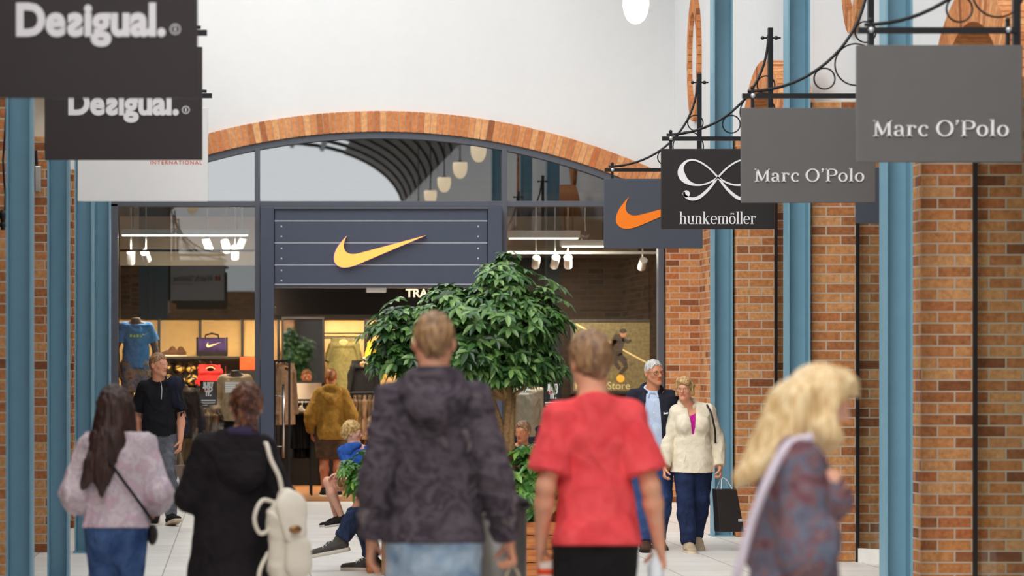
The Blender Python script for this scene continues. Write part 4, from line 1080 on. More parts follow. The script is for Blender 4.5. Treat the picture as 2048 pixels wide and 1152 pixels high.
# wall panels and uprights of the rear wall
for a, b in ((236, 316), (321, 398), (403, 482), (487, 548), (548, 566), (646, 728), (733, 812), (816, 900), (905, 990), (995, 1080)):
    mb = MB(); mb.box(bx_(a), bx_(b), YB - .06, YB, .95, 2.44); tag(mb.build('wall_panel', M_TAN), 'tan wall panel between dark uprights at the rear of the shop', 'panel', 'tan rear wall panels')
mb = MB(); mb.box(-1.7, 5.9, YB - .05, YB, 0, .95); struct(mb.build('baseboard_rear', M_DARK))
for x in (318.5, 400.5, 484.5, 557, 646, 730.5, 814, 902.5, 992.5):
    mb = MB(); mb.box(bx_(x) - .02, bx_(x) + .02, YB - .12, YB - .04, .0, 2.44); tag(mb.build('rack_upright', M_BLACK), 'black slotted upright on the tan rear wall', 'upright', 'black rack uprights')
# shelf
YS = 42.0
sh = thing('wall_shelf', 'dark wall shelf carrying shoes and a holdall', 'shelf', (0, YS, 0))
mb = MB(); mb.box(wx(300, YS), wx(512, YS), -.16, .50, wz(718, YS), wz(713, YS)); mb.build('board', M_BLACK, sh, bevel=.003)
for x in (318, 400, 484):
    mb = MB(); mb.box(wx(x, YS) - .012, wx(x, YS) + .012, -.12, .5, wz(726, YS), wz(718, YS)); mb.build('bracket', M_BLACK, sh)
ZS = wz(713, YS)
# holdall
hb = thing('sports_holdall', 'purple sports holdall with pale tick on the wall shelf', 'bag', (wx(424, YS), YS, ZS))
m_pur = m_cloth('purple_nylon', (64, 48, 100), (44, 32, 70)); m_blk = m_cloth('black_nylon', (30, 26, 30))
f = Field((-.32, -.2, -.02), (.32, .2, .36), .008); f.cone((-.20, 0, .145), (.20, 0, .145), .135, .135, .03, u=(0, 1, 0), q=.95, cuta=True, cutb=True); f.cut((0, 0, .005), (0, 0, -1)); f.mesh('bag_body', m_pur, hb)
for x in (-.215, .215):
    mb = MB(); mb.lathe([(.001, -.012), (.13, -.012), (.138, 0), (.13, .012), (.001, .012)], (x, 0, .145), 24, 0, 'X'); mb.build('end_cap', m_blk, hb, True)
mb = MB(); mb.tube([(-.1, -.05, .25), (-.09, -.06, .31), (0, -.06, .335), (.09, -.06, .31), (.1, -.05, .25)], .012, 8); mb.build('handle', m_blk, hb, True)
mb = MB(); mb.box(-.21, .21, -.142, -.13, .005, .07); mb.build('base_trim', m_blk, hb)
mb = MB(); mb.prism(tick_outline(.22, .03, .17), -.148, -.138); mb.build('tick_emblem', m_plain('pale_gold', (236, 214, 160), .5), hb)
# shoes on the shelf
def trainer(label, x, Y, z, rz, m1, m2, grp=None):
    s = skeleton(1.8, over={'anL': (0, .03, .043), 'toL': (0, -.09, .016)})
    r = empty('sports_shoe', (x, Y, z), rz); tag(r, label, 'shoe', grp)
    shp = shoe(r, s, 'L', m1, m2); shp.name = 'upper'
    mb = MB()
    for i in range(4): yy = -.02 - .03*i; mb.tube([(-.03, yy, .095 - .012*i), (0, yy - .004, .105 - .012*i), (.03, yy, .095 - .012*i)], .004, 6)
    mb.build('laces', m2, r); return r
m_shoeb = m_cloth('brown_mesh', (104, 72, 52)); m_sole = m_plain('cream_sole', (216, 200, 176), .6); m_shoed = m_cloth('black_mesh', (32, 30, 30)); m_grey = m_cloth('grey_mesh', (110, 106, 104))
trainer('brown sports shoe on the wall shelf, pointing left', wx(338, YS), YS - .05, ZS, -PI/2, m_shoeb, m_sole); trainer('brown sports shoe on the wall shelf, closest to the holdall', wx(354, YS), YS + .18, ZS, -PI/2 + .3, m_shoeb, m_sole)
# footballs on a dark board
YBL = 42.0
mb = MB(); mb.box(wx(322, YBL), wx(480, YBL), .18, .3, 0, wz(722, YBL)); o = mb.build('display_board', M_BLACK); o.location.y = YBL; tag(o, 'black display board behind the gold footballs', 'board')
def m_ball():
    t = NT('gold_black_ball'); tc = t.n('TexCoord')
    v = t.n('TexVoronoi', {'feature': 'DISTANCE_TO_EDGE'}, Vector=tc.outputs['Object'], Scale=13.0); v2 = t.n('TexVoronoi', Vector=tc.outputs['Object'], Scale=13.0)
    r = t.ramp(v.outputs[0], [(0.0, lin((40, 30, 20))), (0.10, lin((46, 34, 22))), (0.14, lin((236, 190, 100)))], 'LINEAR')
    k = t.math('GREATER_THAN', t.n('SeparateColor', Color=v2.outputs['Color']).outputs[0], .62)
    t.pbr(t.mix(k, r.outputs[0], lin((34, 26, 20))), .3, 0, .6); return t.m
m_bl = m_ball(); b0 = None
grid = [(336, 735), (358, 735), (381, 735), (404, 735), (336, 760), (359, 760), (384, 760), (359, 785), (384, 786), (406, 786)]
for i, (x, y) in enumerate(grid):
    if b0 is None:
        mb = MB(); mb.ball((0, 0, 0), .085, 24); b0 = mb.build('football', m_bl, None, True); o = b0
        tag(o, 'small gold and black football on the black display board', 'football', 'gold footballs on the board')
    else:
        o = b0.copy(); COL.objects.link(o)
    o.location = (wx(x, YBL), YBL + .096, wz(y, YBL)); o.rotation_euler = (i*.7, i*1.3, i*.4)
# hung garments
def garment_mesh(wd, ht, sleeve, mat, hang=True, label='', cat='garment', grp=None, name='hung_shirt', strap=False):
    r = empty(name); tag(r, label, cat, grp)
    f = Field((-wd*.85, -.07, -ht - .02), (wd*.85, .07, .06), .009); fo = folds(.007, 26, .4, (1, 1, .25))
    f.cone((0, 0, -.04), (0, 0, -ht), wd*.46, wd*.50, .02, u=(1, 0, 0), q=.09, cutb=True, fold=fo)
    f.cone((-wd*.40, 0, -.05), (wd*.40, 0, -.05), .035, .035, .02)
    for sg in (-1, 1) if sleeve > 0 else (): f.cone((sg*wd*.40, 0, -.06), (sg*wd*(.55), .0, -.06 - sleeve), .055, .05, .02, u=(0, 1, 0), q=.6, cutb=True, fold=fo)
    f.cut((0, 0, -ht), (0, 0, -1)); f.ell((0, -.01, .0), (.065, .08, .045), .005, None, 'sub')
    f.mesh('cloth', mat, r)
    if hang:
        mb = MB(); mb.tube([(-wd*.36, 0, -.04), (-.02, 0, .02), (.02, 0, .02), (wd*.36, 0, -.04)], .010, 6); mb.build('hanger', M_WOODZ, r)
        mb = MB(); mb.tube([(0, 0, .02), (0, 0, .05), (.02, 0, .07), (.015, 0, .09), (-.01, 0, .09)], .004, 6); mb.build('hook', M_CHROME, r)
    return r
m_olive = m_cloth('olive_jersey', (112, 104, 62), (92, 84, 48))
ot = garment_mesh(.44, .74, .22, m_olive, label='olive T-shirt on a wooden hanger at the rear wall', cat='T-shirt', name='hung_shirt')
ot.location = (wx(687, 42.2), 42.2, wz(684, 42.2)); 
rl = thing('hanging_rail', 'black rail holding the olive T-shirt on the rear wall', 'rail', (0, 42.2, 0))
mb = MB(); mb.cyl((wx(648, 42.2), 0, wz(676, 42.2)), (wx(745, 42.2), 0, wz(676, 42.2)), .012, 8); mb.build('tube', M_BLACK, rl)
mb = MB(); mb.cyl((wx(648, 42.2), 0.25, wz(666, 42.2)), (wx(745, 42.2), .25, wz(666, 42.2)), .010, 8); mb.build('back_bar', M_BLACK, rl)
for x in (655, 740):
    mb = MB(); mb.cyl((wx(x, 42.2), 0, wz(676, 42.2)), (wx(x, 42.2), .35, wz(676, 42.2)), .010, 8); mb.build('arm', M_BLACK, rl)
m_black_cl = m_cloth('black_jersey', (26, 24, 26)); m_beige = m_cloth('beige_jersey', (166, 134, 104), (138, 108, 82)); m_yellowcl = m_cloth('yellow_jersey', (190, 170, 50)); m_khaki = m_cloth('khaki_cloth', (128, 104, 70), (104, 84, 56)); m_orred = m_cloth('orange_red_cloth', (246, 84, 44)); m_red = m_cloth('red_cloth', (204, 40, 40))
g = garment_mesh(.40, .80, .4, m_black_cl, label='black jacket hanging beside the olive T-shirt', cat='jacket', name='hung_jacket'); g.location = (wx(728, 41.6), 41.6, wz(728, 41.6))
g = garment_mesh(.36, .5, .15, m_yellowcl, label='yellow vest hanging half behind the tree leaves', cat='vest', name='hung_vest'); g.location = (wx(752, 42.2), 42.2, wz(690, 42.2)); g.rotation_euler.z = .8
g = garment_mesh(.34, .25, .0, m_red, label='red shorts hanging above the poster in the left window', cat='shorts', name='hung_shorts'); g.location = (wx(421, 41), 41, wz(737, 41))
mb = MB(); mb.box(wx(480, 41.2), wx(512, 41.2), 0, .35, wz(740, 41.2), wz(714, 41.2)); o = mb.build('shoe_box', m_orred, bevel=.006); o.location.y = 41.2; tag(o, 'orange red shoe box on the stand by the door', 'box')
mb = MB(); mb.box(wx(476, 41.2), wx(516, 41.2), 0, .4, 0, wz(740, 41.2) - .001); o = mb.build('display_stand', M_BLACK); o.location.y = 41.2; tag(o, 'black stand under the orange red box', 'stand')
# mirror
mr = thing('wall_mirror', 'tall mirror behind the man in the mustard hoodie', 'mirror', (wx(606, 41.9), 41.9, wz(700, 41.9)), math.radians(1.6))
mw, mh = (645 - 567)*41.9/F_PX/2, (762 - 638)*41.9/F_PX/2
mb = MB(); mb.box(-mw, mw, -.012, 0, -mh, mh); mb.build('glass', M_MIRROR, mr)
mb = MB(); 
for a in ((-mw - .03, -mw, -mh - .03, mh + .03), (mw, mw + .03, -mh - .03, mh + .03)): mb.box(a[0], a[1], -.025, .02, a[2], a[3])
mb.box(-mw, mw, -.025, .02, mh, mh + .03); mb.box(-mw, mw, -.025, .02, -mh - .03, -mh); mb.build('frame', M_BLACK, mr)
# garment racks
def rack(label, x0, x1, Y, ztop, depth=.5):
    r = thing('clothes_rack', label, 'clothes rack', ((x0 + x1)/2, Y, 0)); hw = (x1 - x0)/2
    mb = MB(); mb.cyl((-hw, 0, ztop), (hw, 0, ztop), .014, 10); mb.build('rail', M_BLACK, r)
    for sg in (-1, 1):
        for sy in (-.5, .5):
            mb = MB(); mb.box(sg*hw - .014, sg*hw + .014, sy*depth - .014, sy*depth + .014, 0, ztop); mb.build('leg', M_BLACK, r)
        mb = MB(); mb.box(sg*hw - .012, sg*hw + .012, -depth/2, depth/2, ztop - .012, ztop + .012); mb.build('cross_bar', M_BLACK, r)
    return r
def fill_rack(x0, x1, Y, z, n, protos, lab, grp, rz=PI/2):
    for i in range(n):
        p = protos[i % len(protos)]; o = dup(p, (x0 + (x1 - x0)*(i + .5)/n, Y, z - .09), rz + random.uniform(-.12, .12), lab); o['group'] = grp; o['category'] = 'garment'
pr1 = garment_mesh(.42, .62, .5, m_beige, label='beige garment', name='hung_garment'); pr2 = garment_mesh(.42, .66, .5, m_khaki, label='khaki garment', name='hung_garment'); pr3 = garment_mesh(.42, .7, .5, m_black_cl, label='black garment', name='hung_garment')
YR = 38.9
rack('clothes rack of khaki garments in the left display window', wx(392, YR), wx(455, YR), YR, wz(812, YR))
fill_rack(wx(396, YR), wx(452, YR), YR, wz(812, YR), 7, [pr1, pr2], 'khaki or beige garment packed on the rack in the left window', 'garments on the left window rack')
YR2 = 40.6
rack('clothes rack of beige garments right of the man in the mustard hoodie', wx(700, YR2), wx(800, YR2), YR2, wz(786, YR2))
fill_rack(wx(704, YR2), wx(796, YR2), YR2, wz(786, YR2), 9, [pr1, pr2], 'beige garment on the rack right of the man in the mustard hoodie', 'garments on the aisle rack')
YR3 = 39.3
rack('clothes rack of black garments left of the man in the mustard hoodie', wx(578, YR3), wx(622, YR3), YR3, wz(800, YR3))
fill_rack(wx(581, YR3), wx(620, YR3), YR3, wz(800, YR3), 5, [pr3], 'black garment on the rack just inside the entrance', 'black garments by the entrance')
YR4 = 38.0
rack('clothes rack of pale jackets just inside the left door jamb', wx(548, YR4), wx(578, YR4), YR4, wz(722, YR4))
prj = garment_mesh(.46, .75, .55, m_beige, label='pale jacket', name='hung_jacket')
fill_rack(wx(550, YR4), wx(576, YR4), YR4, wz(722, YR4), 3, [prj], 'pale jacket on the rack just inside the left door jamb', 'pale jackets by the jamb', 1.1)
for p in (pr1, pr2, pr3, prj):
    for ch in list(p.children):
        for gch in list(ch.children): bpy.data.objects.remove(gch)
        bpy.data.objects.remove(ch)
    bpy.data.objects.remove(p)
# gold heads of a display on the black rack
t = thing('shoe_display', 'cluster of pale display shoes on the black rack by the entrance', 'display', (wx(597, 39.0), 39.0, wz(822, 39.0)))
for i in range(3):
    f = Field((-.1, -.06, -.03), (.1, .06, .08), .008); f.cone((-.06, 0, 0), (.06, 0, -.005), .032, .022, .02); f.cone((-.05, 0, .01), (-.055, 0, .05), .028, .026, .02); o = f.mesh('display_shoe', m_sole, t); o.location = (-.09 + .09*i, 0, .02*(i % 2)); 
mb = MB(); mb.box(-.16, .16, -.08, .08, -.045, -.03); mb.build('tray', M_BLACK, t)
# door leaf: frameless glass with a long steel pull
dl = thing('door_1', 'open glass shop door with long steel pull handle', 'door', (qx(551), 37.3, 0), kind='structure'); del dl['category']
mb = MB(); mb.box(0, .012, 0, .95, .02, 2.5); mb.build('pane', M_GLASS, dl)
mb = MB(); mb.cyl((.11, .05, .55), (.11, .05, 1.5), .018, 12)
for z in (.7, 1.35): mb.cyl((0, .05, z), (.11, .05, z), .010, 8)
mb.build('pull_handle', M_CHROME, dl, True)

# mannequins
def mannequin(label, x, Y, base, rz, H, over, clothes, skin=M_MANQ, headless=True, plinth=None, name='mannequin'):
    s = skeleton(H, over=over); f = Field(*bounds(s, .15), .0085)
    torso(f, s, -.004)
    for sd in 'LR': arm(f, s, sd, cut=False); leg(f, s, sd, cut=False); hand(f, s, sd, {}); f.cone(s.J['an'+sd], s.J['to'+sd], .024*H, .016*H, .02)
    f.cone(s.J['neck'] - V3(0, 0, .03)*H, s.J['neck'] + V3(0, 0, .045)*H, .036*H, .034*H, .02, cutb=True)
    o = f.mesh(name, skin); o.location = (x, Y, base); o.rotation_euler.z = rz; tag(o, label, 'mannequin')
    clothes(o, s)
    if base > .02:
        mb = MB(); mb.box(-.3, .3, -.25, .25, 0, base); p = mb.build('plinth', M_DARK); p.location = (x, Y, 0); p.rotation_euler.z = rz; tag(p, 'dark plinth under the ' + plinth, 'plinth')
    return o
m_bluet = m_cloth('blue_tee', (92, 148, 206), (78, 130, 186)); m_shnavy = m_cloth('navy_print', (50, 62, 92), None, patt=([(34, 36, 56), (90, 120, 160), (180, 140, 110), (34, 36, 56)], 12))
def cl1(o, s):
    top(o, s, m_bluet, .014, .50, .62, (.02, .02, .018), .009, name='shirt'); trousers(o, s, m_shnavy, .85, (.02, .02, .02), .58, .01, name='shorts')
    mb = MB()
    for i in range(4): mb.box(-.10 + .045*i, -.075 + .045*i, -.178, -.165, s.H*.735 - .02, s.H*.735 + .012 - .006*(i % 2))
    mb.build('chest_print', m_plain('lime_print', (220, 230, 90), .6), o)
    mb = MB(); mb.prism(tick_outline(.09, .11, s.H*.745), -.172, -.164); mb.build('tick_emblem', M_LETTER, o)
mannequin('headless mannequin in a light blue T-shirt in the left window', wx(272, 38.6), 38.6, .82, .15, 1.80, {'elL': (.15, .03, .63), 'elR': (-.15, .03, .63)}, cl1, plinth='mannequin in the light blue T-shirt')
m_beigetop = m_cloth('light_beige_top', (206, 176, 142), (184, 152, 120)); m_navy2 = m_cloth('navy_shorts', (40, 46, 66))
def cl2(o, s): top(o, s, m_beigetop, .016, .5, 1.9, (.02, .02, .012), .009); trousers(o, s, m_black_cl, 2.0, (.01, .01, .01), .58, .011)
mannequin('headless mannequin in a beige sweatshirt behind the bun-haired woman', wx(470, 38.2), 38.2, .12, -.3, 1.80, {'elL': (.17, .05, .64), 'wrL': (.11, -.05, .56), 'elR': (-.17, .05, .64), 'wrR': (-.11, -.05, .56)}, cl2, M_MANQD, plinth='mannequin in the beige sweatshirt')
m_coat = m_cloth('dark_coat', (52, 42, 38))
def cl3(o, s): top(o, s, m_coat, .02, .46, 1.95, (.02, .02, .012), .009); trousers(o, s, m_khaki, 2.0, (.01, .01, .01), .56, .011)
mannequin('headless mannequin in a dark coat behind the young man in black', wx(368, 38.5), 38.5, .0, .4, 1.72, {}, cl3, M_MANQ)
m_gbeige = m_cloth('grey_beige_top', (168, 156, 138), (148, 136, 118))
def cl4(o, s): top(o, s, m_gbeige, .016, .47, 1.95, (.02, .02, .014), .009); trousers(o, s, m_navy2, .9, (.02, .02, .02), .56, .01, name='shorts')
mannequin('headless mannequin in a grey beige top behind the tree trunk', wx(1056, 38.0), 38.0, .0, .0, 1.74, {}, cl4, M_MANQ)
# window posters
def words_poster(x0, x1, y0, y1, label):
    Y = YF + .10; X0, X1, Z0, Z1 = wx(x0, Y), wx(x1, Y), wz(y1, Y), wz(y0, Y); W, Hh = X1 - X0, Z1 - Z0
    t = thing('window_poster', label, 'poster', ((X0+X1)/2, Y, (Z0+Z1)/2), group='black window posters')
    mb = MB(); mb.box(-W/2, W/2, 0, .006, -Hh/2, Hh/2); mb.build('sheet', M_BLACK, t)
    for i, wd in enumerate(('JUST', 'DO', 'IT.')): text_mesh('lettering', wd, W*.36, M_LETTER, t, (-.0, -.003, Hh*(.34 - .19*i)), .002, .006, .82)
    mb = MB(); mb.prism(tick_outline(W*.42, -W*.05, Hh*.13), -.008, -.004); mb.build('tick_emblem', m_plain('red_tick', (220, 60, 60), .5), t)
    mb = MB(); mb.box(-W*.42, W*.42, -.003, 0, -Hh*.33, -Hh*.28); mb.box(-W*.42, W*.42, -.003, 0, -Hh*.40, -Hh*.385); mb.box(-W*.35, W*.35, -.003, 0, -Hh*.44, -Hh*.425); mb.build('small_print', M_LETTER, t)
words_poster(400, 434, 762, 810, 'black poster with white slogan in the left display window')
words_poster(1087, 1126, 766, 815, 'black poster with white slogan in the right display window')
def decal(x0, x1, y0, y1, label):
    Y = YF + .055; t = thing('window_decal', label, 'decal', (0, Y, 0))
    n = 5
    for i in range(n):
        z = wz(y0 + (y1-y0)*(i+.5)/n, Y); X0 = wx(x0, Y); X1 = wx(x0 + (x1-x0)*(1, .75, .9, .6, .8)[i], Y)
        mb = MB(); mb.box(X0, X1, 0, .002, z - .011, z + .011); mb.build('print_line', M_LETTER, t)
decal(450, 478, 764, 786, 'white printed lines on the glass of the left window'); decal(1034, 1064, 768, 790, 'white printed lines on the glass of the right window')
# big picture of a running footballer, right window
Yp = 41.4
X0, X1, Z0, Z1 = wx(1146, Yp), wx(1318, Yp), wz(782, Yp), wz(644, Yp)
pw, ph = X1 - X0, Z1 - Z0
pp = thing('wall_picture', 'large picture of a dark dressed footballer on a pitch', 'picture', ((X0+X1)/2, Yp, (Z0+Z1)/2))
t = NT('pitch_print'); tc = t.n('TexCoord'); nz = t.n('TexNoise', Vector=tc.outputs['Object'], Scale=22.0, Detail=6.0)
t.pbr(t.ramp(nz.outputs[0], [(.3, lin((66, 58, 34))), (.7, lin((104, 92, 58)))]).outputs[0], .6)
mb = MB(); mb.box(-pw/2, pw/2, 0, .03, -ph/2, ph/2); mb.build('print_sheet', t.m, pp)
m_fig = m_plain('print_dark', (38, 30, 28), .6); m_figs = m_plain('print_skin', (150, 104, 76), .6); m_line = m_plain('print_line', (196, 170, 120), .6)
def P2(x, y): return ((x - 1232)*Yp/F_PX, -(y - 713)*Yp/F_PX)
def blob(pts, ws, m, nm, y=-.008):
    mb = MB(); mb.ribbon([P2(*p) for p in pts], [v*Yp/F_PX for v in ws], y, 0); return mb.build(nm, m, pp)
blob([(1152, 648), (1200, 675), (1250, 702), (1317, 738)], [3, 3, 3, 3], m_line, 'pitch_line', -.004)
blob([(1238, 668), (1236, 682), (1234, 700), (1236, 712)], [16, 26, 22, 17], m_fig, 'torso'); blob([(1232, 680), (1222, 692), (1224, 706)], [9, 8, 6], m_fig, 'arm_print'); blob([(1245, 678), (1256, 684), (1262, 680)], [8, 7, 5], m_fig, 'arm_print')
blob([(1236, 710), (1248, 722), (1252, 734), (1240, 748)], [15, 13, 9, 7], m_fig, 'leg_print'); blob([(1234, 710), (1230, 726), (1240, 738)], [12, 10, 7], m_fig, 'leg_print', -.007)
mb = MB(); c = P2(1246, 667); mb.prism([(c[0] + .045*math.cos(a*PI/8), c[1] + .055*math.sin(a*PI/8)) for a in range(16)], -.010, 0); mb.build('head_print', m_figs, pp)
mb = MB(); c = P2(1246, 662); mb.prism([(c[0] + .05*math.cos(a*PI/8), c[1] + .035*math.sin(a*PI/8)) for a in range(16)], -.012, 0); mb.build('hair_print', m_fig, pp)
mb = MB(); c = P2(1241, 757); mb.prism([(c[0] + .055*math.cos(a*PI/8), c[1] + .055*math.sin(a*PI/8)) for a in range(16)], -.010, 0); mb.build('ball_print', m_plain('print_ball', (222, 150, 50), .6), pp)
text_mesh('lettering', 'FactoryStore', .15, m_plain('print_letter', (180, 166, 130), .6), pp, (P2(1205, 772)[0], -.004, P2(1205, 772)[1]), .004)
mb = MB(); mb.box(-pw/2 - .04, -pw/2, -.02, .05, -ph/2 - .04, ph/2 + .04); mb.box(pw/2, pw/2 + .04, -.02, .05, -ph/2 - .04, ph/2 + .04); mb.box(-pw/2, pw/2, -.02, .05, ph/2, ph/2 + .04); mb.box(-pw/2, pw/2, -.02, .05, -ph/2 - .04, -ph/2); mb.build('frame', M_BLACK, pp)
# dark partition wall behind the picture, with board joints
mb = MB(); mb.box(wx(1015, 41.6), 5.9, 41.55, 41.7, 0, 3.3)
for z in (2.55, 2.83, 3.05): mb.box(wx(1015, 41.6), 5.9, 41.53, 41.55, z, z + .012)
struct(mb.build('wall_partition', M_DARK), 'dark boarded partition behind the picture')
# ceiling spotlights and strip lights
YL = 39.5
def track_spot(label, x, y, Y, aim, e=60, lit=False, grp='ceiling spotlights'):
    t = thing('ceiling_spotlight', label, 'spotlight', (wx(x, Y), Y, wz(y, Y)), group=grp)
    mb = MB(); mb.cyl((0, 0, .05), (0, 0, .0), .012, 8); mb.cyl((0, 0, .05), (0, 0, 3.95 - wz(y, Y)), .010, 8); mb.build('stem', M_TRIM, t)
    d = Vector(aim).normalized()
    mb = MB(); mb.tube([Vector((0, 0, 0)) - d*.09, Vector((0, 0, 0)) + d*.09], .055, 16); mb.build('can', M_TRIM, t, True, auto=40)
    mb = MB(); mb.tube([d*.091, d*.096], .045, 16); mb.build('bulb', M_SPOT, t)
    if e:
        l = sun_lamp('spot_light', 'SPOT', Vector((wx(x, Y), Y, wz(y, Y))) + d*.13, e, (1, .78, .5), .05, d.to_track_quat('-Z', 'Y').to_euler(), cone=95)
    return t
sp = [(262, 515, (0, .6, -.8)), (292, 512, (.2, .9, -.6)), (415, 488, (.3, .5, -.8)), (452, 492, (.2, .7, -.8)), (470, 505, (0, .5, -.9)), (484, 484, (-.3, .6, -.8)), (1072, 524, (0, .8, -.6)), (1110, 524, (-.1, .8, -.7)), (1136, 524, (.1, .8, -.7)), (1170, 478, (0, .6, -.8)), (1285, 528, (-.05, .85, -.55))]
for i, (x, y, a) in enumerate(sp):
    left = x < 600
    track_spot('white ceiling spotlight over the left display' if left else 'white ceiling spotlight over the right display', x, y, YL, a, 105 if left else 80, grp='spotlights over the left display' if left else 'spotlights over the right display')
for x in (580, 660, 740): track_spot('white ceiling spotlight deep in the shop aisle', x, 545, 41.2, (0, .5, -.85), 75, grp='spotlights over the aisle')
def strip(label, x0, x1, y, Y, hh=.05, lit=True, e=0):
    t = thing('strip_light', label, 'light fitting', ((wx(x0, Y) + wx(x1, Y))/2, Y, wz(y, Y))); hw = (wx(x1, Y) - wx(x0, Y))/2
    mb = MB(); mb.box(-hw, hw, -.06, .06, 0, hh); mb.build('housing', M_TRIM, t, bevel=.005)
    mb = MB(); mb.box(-hw + .03, hw - .03, -.045, .045, -.015, 0); mb.build('tube_lamp', M_TUBE, t)
    for sg in (-1, 1):
        mb = MB(); mb.cyl((sg*hw*.8, 0, hh), (sg*hw*.8, 0, 3.95 - wz(y, Y)), .005, 6); mb.build('hanging_wire', M_CHROME, t)
    if e: sun_lamp('strip_area', 'AREA', (t.location.x, Y, t.location.z - .03), e, (1, .9, .76), hw*2, (0, 0, 0), size_y=.1)
strip('white strip light high in the right display window', 1014, 1160, 476, 38.4, .10, e=90); strip('second white strip light in the right window, by the hanging tick sign', 1120, 1215, 492, 39.4, .08, e=70)
strip('added strip light in place of the white bulkhead, left display window', 240, 500, 470, 39.2, .08, e=90); strip('white strip light over the shop aisle', 570, 900, 545, 41.0, .06, e=60)  # left strip is an added fill lamp where the white bulkhead runs
mb = MB(); mb.box(wx(1014, 39), wx(1320, 39), -.05, .05, wz(508, 39), wz(503, 39)); o = mb.build('track_rail', M_TRIM); o.location.y = 39; tag(o, 'white lighting track across the right display window', 'track rail')
mb = MB(); mb.box(wx(240, 39), wx(510, 39), -.04, .04, wz(503, 39), wz(499, 39)); o = mb.build('track_rail', M_IRON); o.location.y = 39; tag(o, 'dark lighting track across the left display window', 'track rail')
# ------------------------------------------------------------------ tree, planters, bench, bin
def leaflet(mb, base, d, up, L, W, droop):
    d = Vector(d).normalized(); up = Vector(up); side = d.cross(up).normalized(); up = side.cross(d).normalized()
    rows = []
    for i, (t, wv) in enumerate(((0, .10), (.25, .72), (.55, 1.0), (.82, .62), (1.0, .04))):
        c = Vector(base) + d*L*t - Vector((0, 0, 1))*droop*L*t*t
        rows.append((c - side*W*wv/2 + up*W*.16*wv, c, c + side*W*wv/2 + up*W*.16*wv))
    vs = [p for r in rows for p in r]; fs = []
    for i in range(4):
        for j in range(2): a = i*3 + j; fs.append((a, a+1, a+4, a+3))
    mb.add(vs, fs)
def palmate(mb, c, out, L, R, n=None):
    n = n or R.choice((6, 7, 8)); out = Vector(out).normalized()
    ax = (out*.75 + Vector((0, 0, .8))).normalized(); u, w = MB().frame(ax); ph = R.uniform(0, 6.28)
    for k in range(n):
        a = ph + 2*PI*k/n; dd = (u*math.cos(a) + w*math.sin(a)) + ax*R.uniform(-.05, .3)
        leaflet(mb, c, dd, ax, L*R.uniform(.8, 1.15), L*R.uniform(.40, .52), R.uniform(.1, .6))
def foliage_mesh(name, mat, parent, blobs, nclu, L, seed, gap=0.45, stems=None):
    R = random.Random(seed); mb = MB()
    tot = sum(b[1][0]*b[1][1] + b[1][0]*b[1][2] for b in blobs)
    for c, r in blobs:
        for i in range(int(nclu*(r[0]*r[1] + r[0]*r[2])/tot)):
            d = Vector((R.gauss(0, 1), R.gauss(0, 1), R.gauss(0, 1))).normalized(); k = R.uniform(gap, 1.0) ** .6
            p = Vector((c[0] + d.x*r[0]*k, c[1] + d.y*r[1]*k, c[2] + d.z*r[2]*k)); palmate(mb, p, d, L*R.uniform(.75, 1.15), R)
    return mb.build(name, mat, parent, recalc=False)
TY = 23.25; tX = lambda x: wx(x, TY); tZ = lambda y: wz(y, TY)
tr = thing('umbrella_tree', 'bushy green tree with palmate leaves growing from the planter', 'tree', (tX(1014), TY, .42))
ox, oz = tX(1014), .42
def tb(x, y, rx, rz_, ry=None, dy=0): 
    k = TY/F_PX; return ((tX(x) - ox, dy, tZ(y) - oz), (rx*k, (ry or rx)*k, rz_*k))
blobs = [tb(1005, 570, 62, 48), tb(985, 640, 130, 72, 120), tb(880, 655, 95, 62, 95), tb(800, 660, 62, 52, 70), tb(1060, 640, 66, 76, 80), tb(1040, 715, 78, 42, 80), tb(930, 710, 120, 42, 110), tb(815, 712, 62, 38, 70), tb(900, 600, 50, 32), tb(775, 725, 40, 24), tb(1085, 735, 48, 24), tb(1000, 745, 90, 18), tb(840, 738, 60, 18), tb(1015, 525, 26, 24)]
foliage_mesh('foliage', M_LEAF, tr, blobs, 1500, .095, 3)
mb = MB()
R = random.Random(5)
for (x, y) in ((755, 635), (790, 600), (735, 665), (1130, 600), (1120, 570), (1015, 512), (1128, 640), (860, 585), (1095, 560)):
    mb = MB(); palmate(mb, (tX(x) - ox, R.uniform(-.2, .2), tZ(y) - oz), (1 if x > 950 else -1, 0, .5), .13, R); mb.build('leaf_spray', M_LEAF, tr, recalc=False)
mb = MB()
P = [(0, 0, 0), (.01, .01, .3), (-.005, 0, .6), (.015, 0, .95), (.0, 0, 1.25)]
mb.tube(P, [.05, .042, .04, .038, .03], 10)
mb.tube([(.03, -.02, 0), (.05, -.03, .35), (.03, -.03, .7), (.05, -.01, 1.05)], [.035, .03, .028, .022], 8)
mb.tube([(-.04, .02, 0), (-.03, .03, .4), (-.05, .02, .8), (-.2, .02, 1.3)], [.03, .027, .025, .018], 8)
mb.build('trunk', M_BARK, tr, True)
mb = MB()
for c, r in blobs:
    mb.tube([(0, 0, 1.0), (c[0]*.5, c[1] + R.uniform(-.1, .1), 1.0 + (c[2] - 1.0)*.4), c], [.022, .014, .006], 6)
mb.build('branch', M_BARK, tr, True)
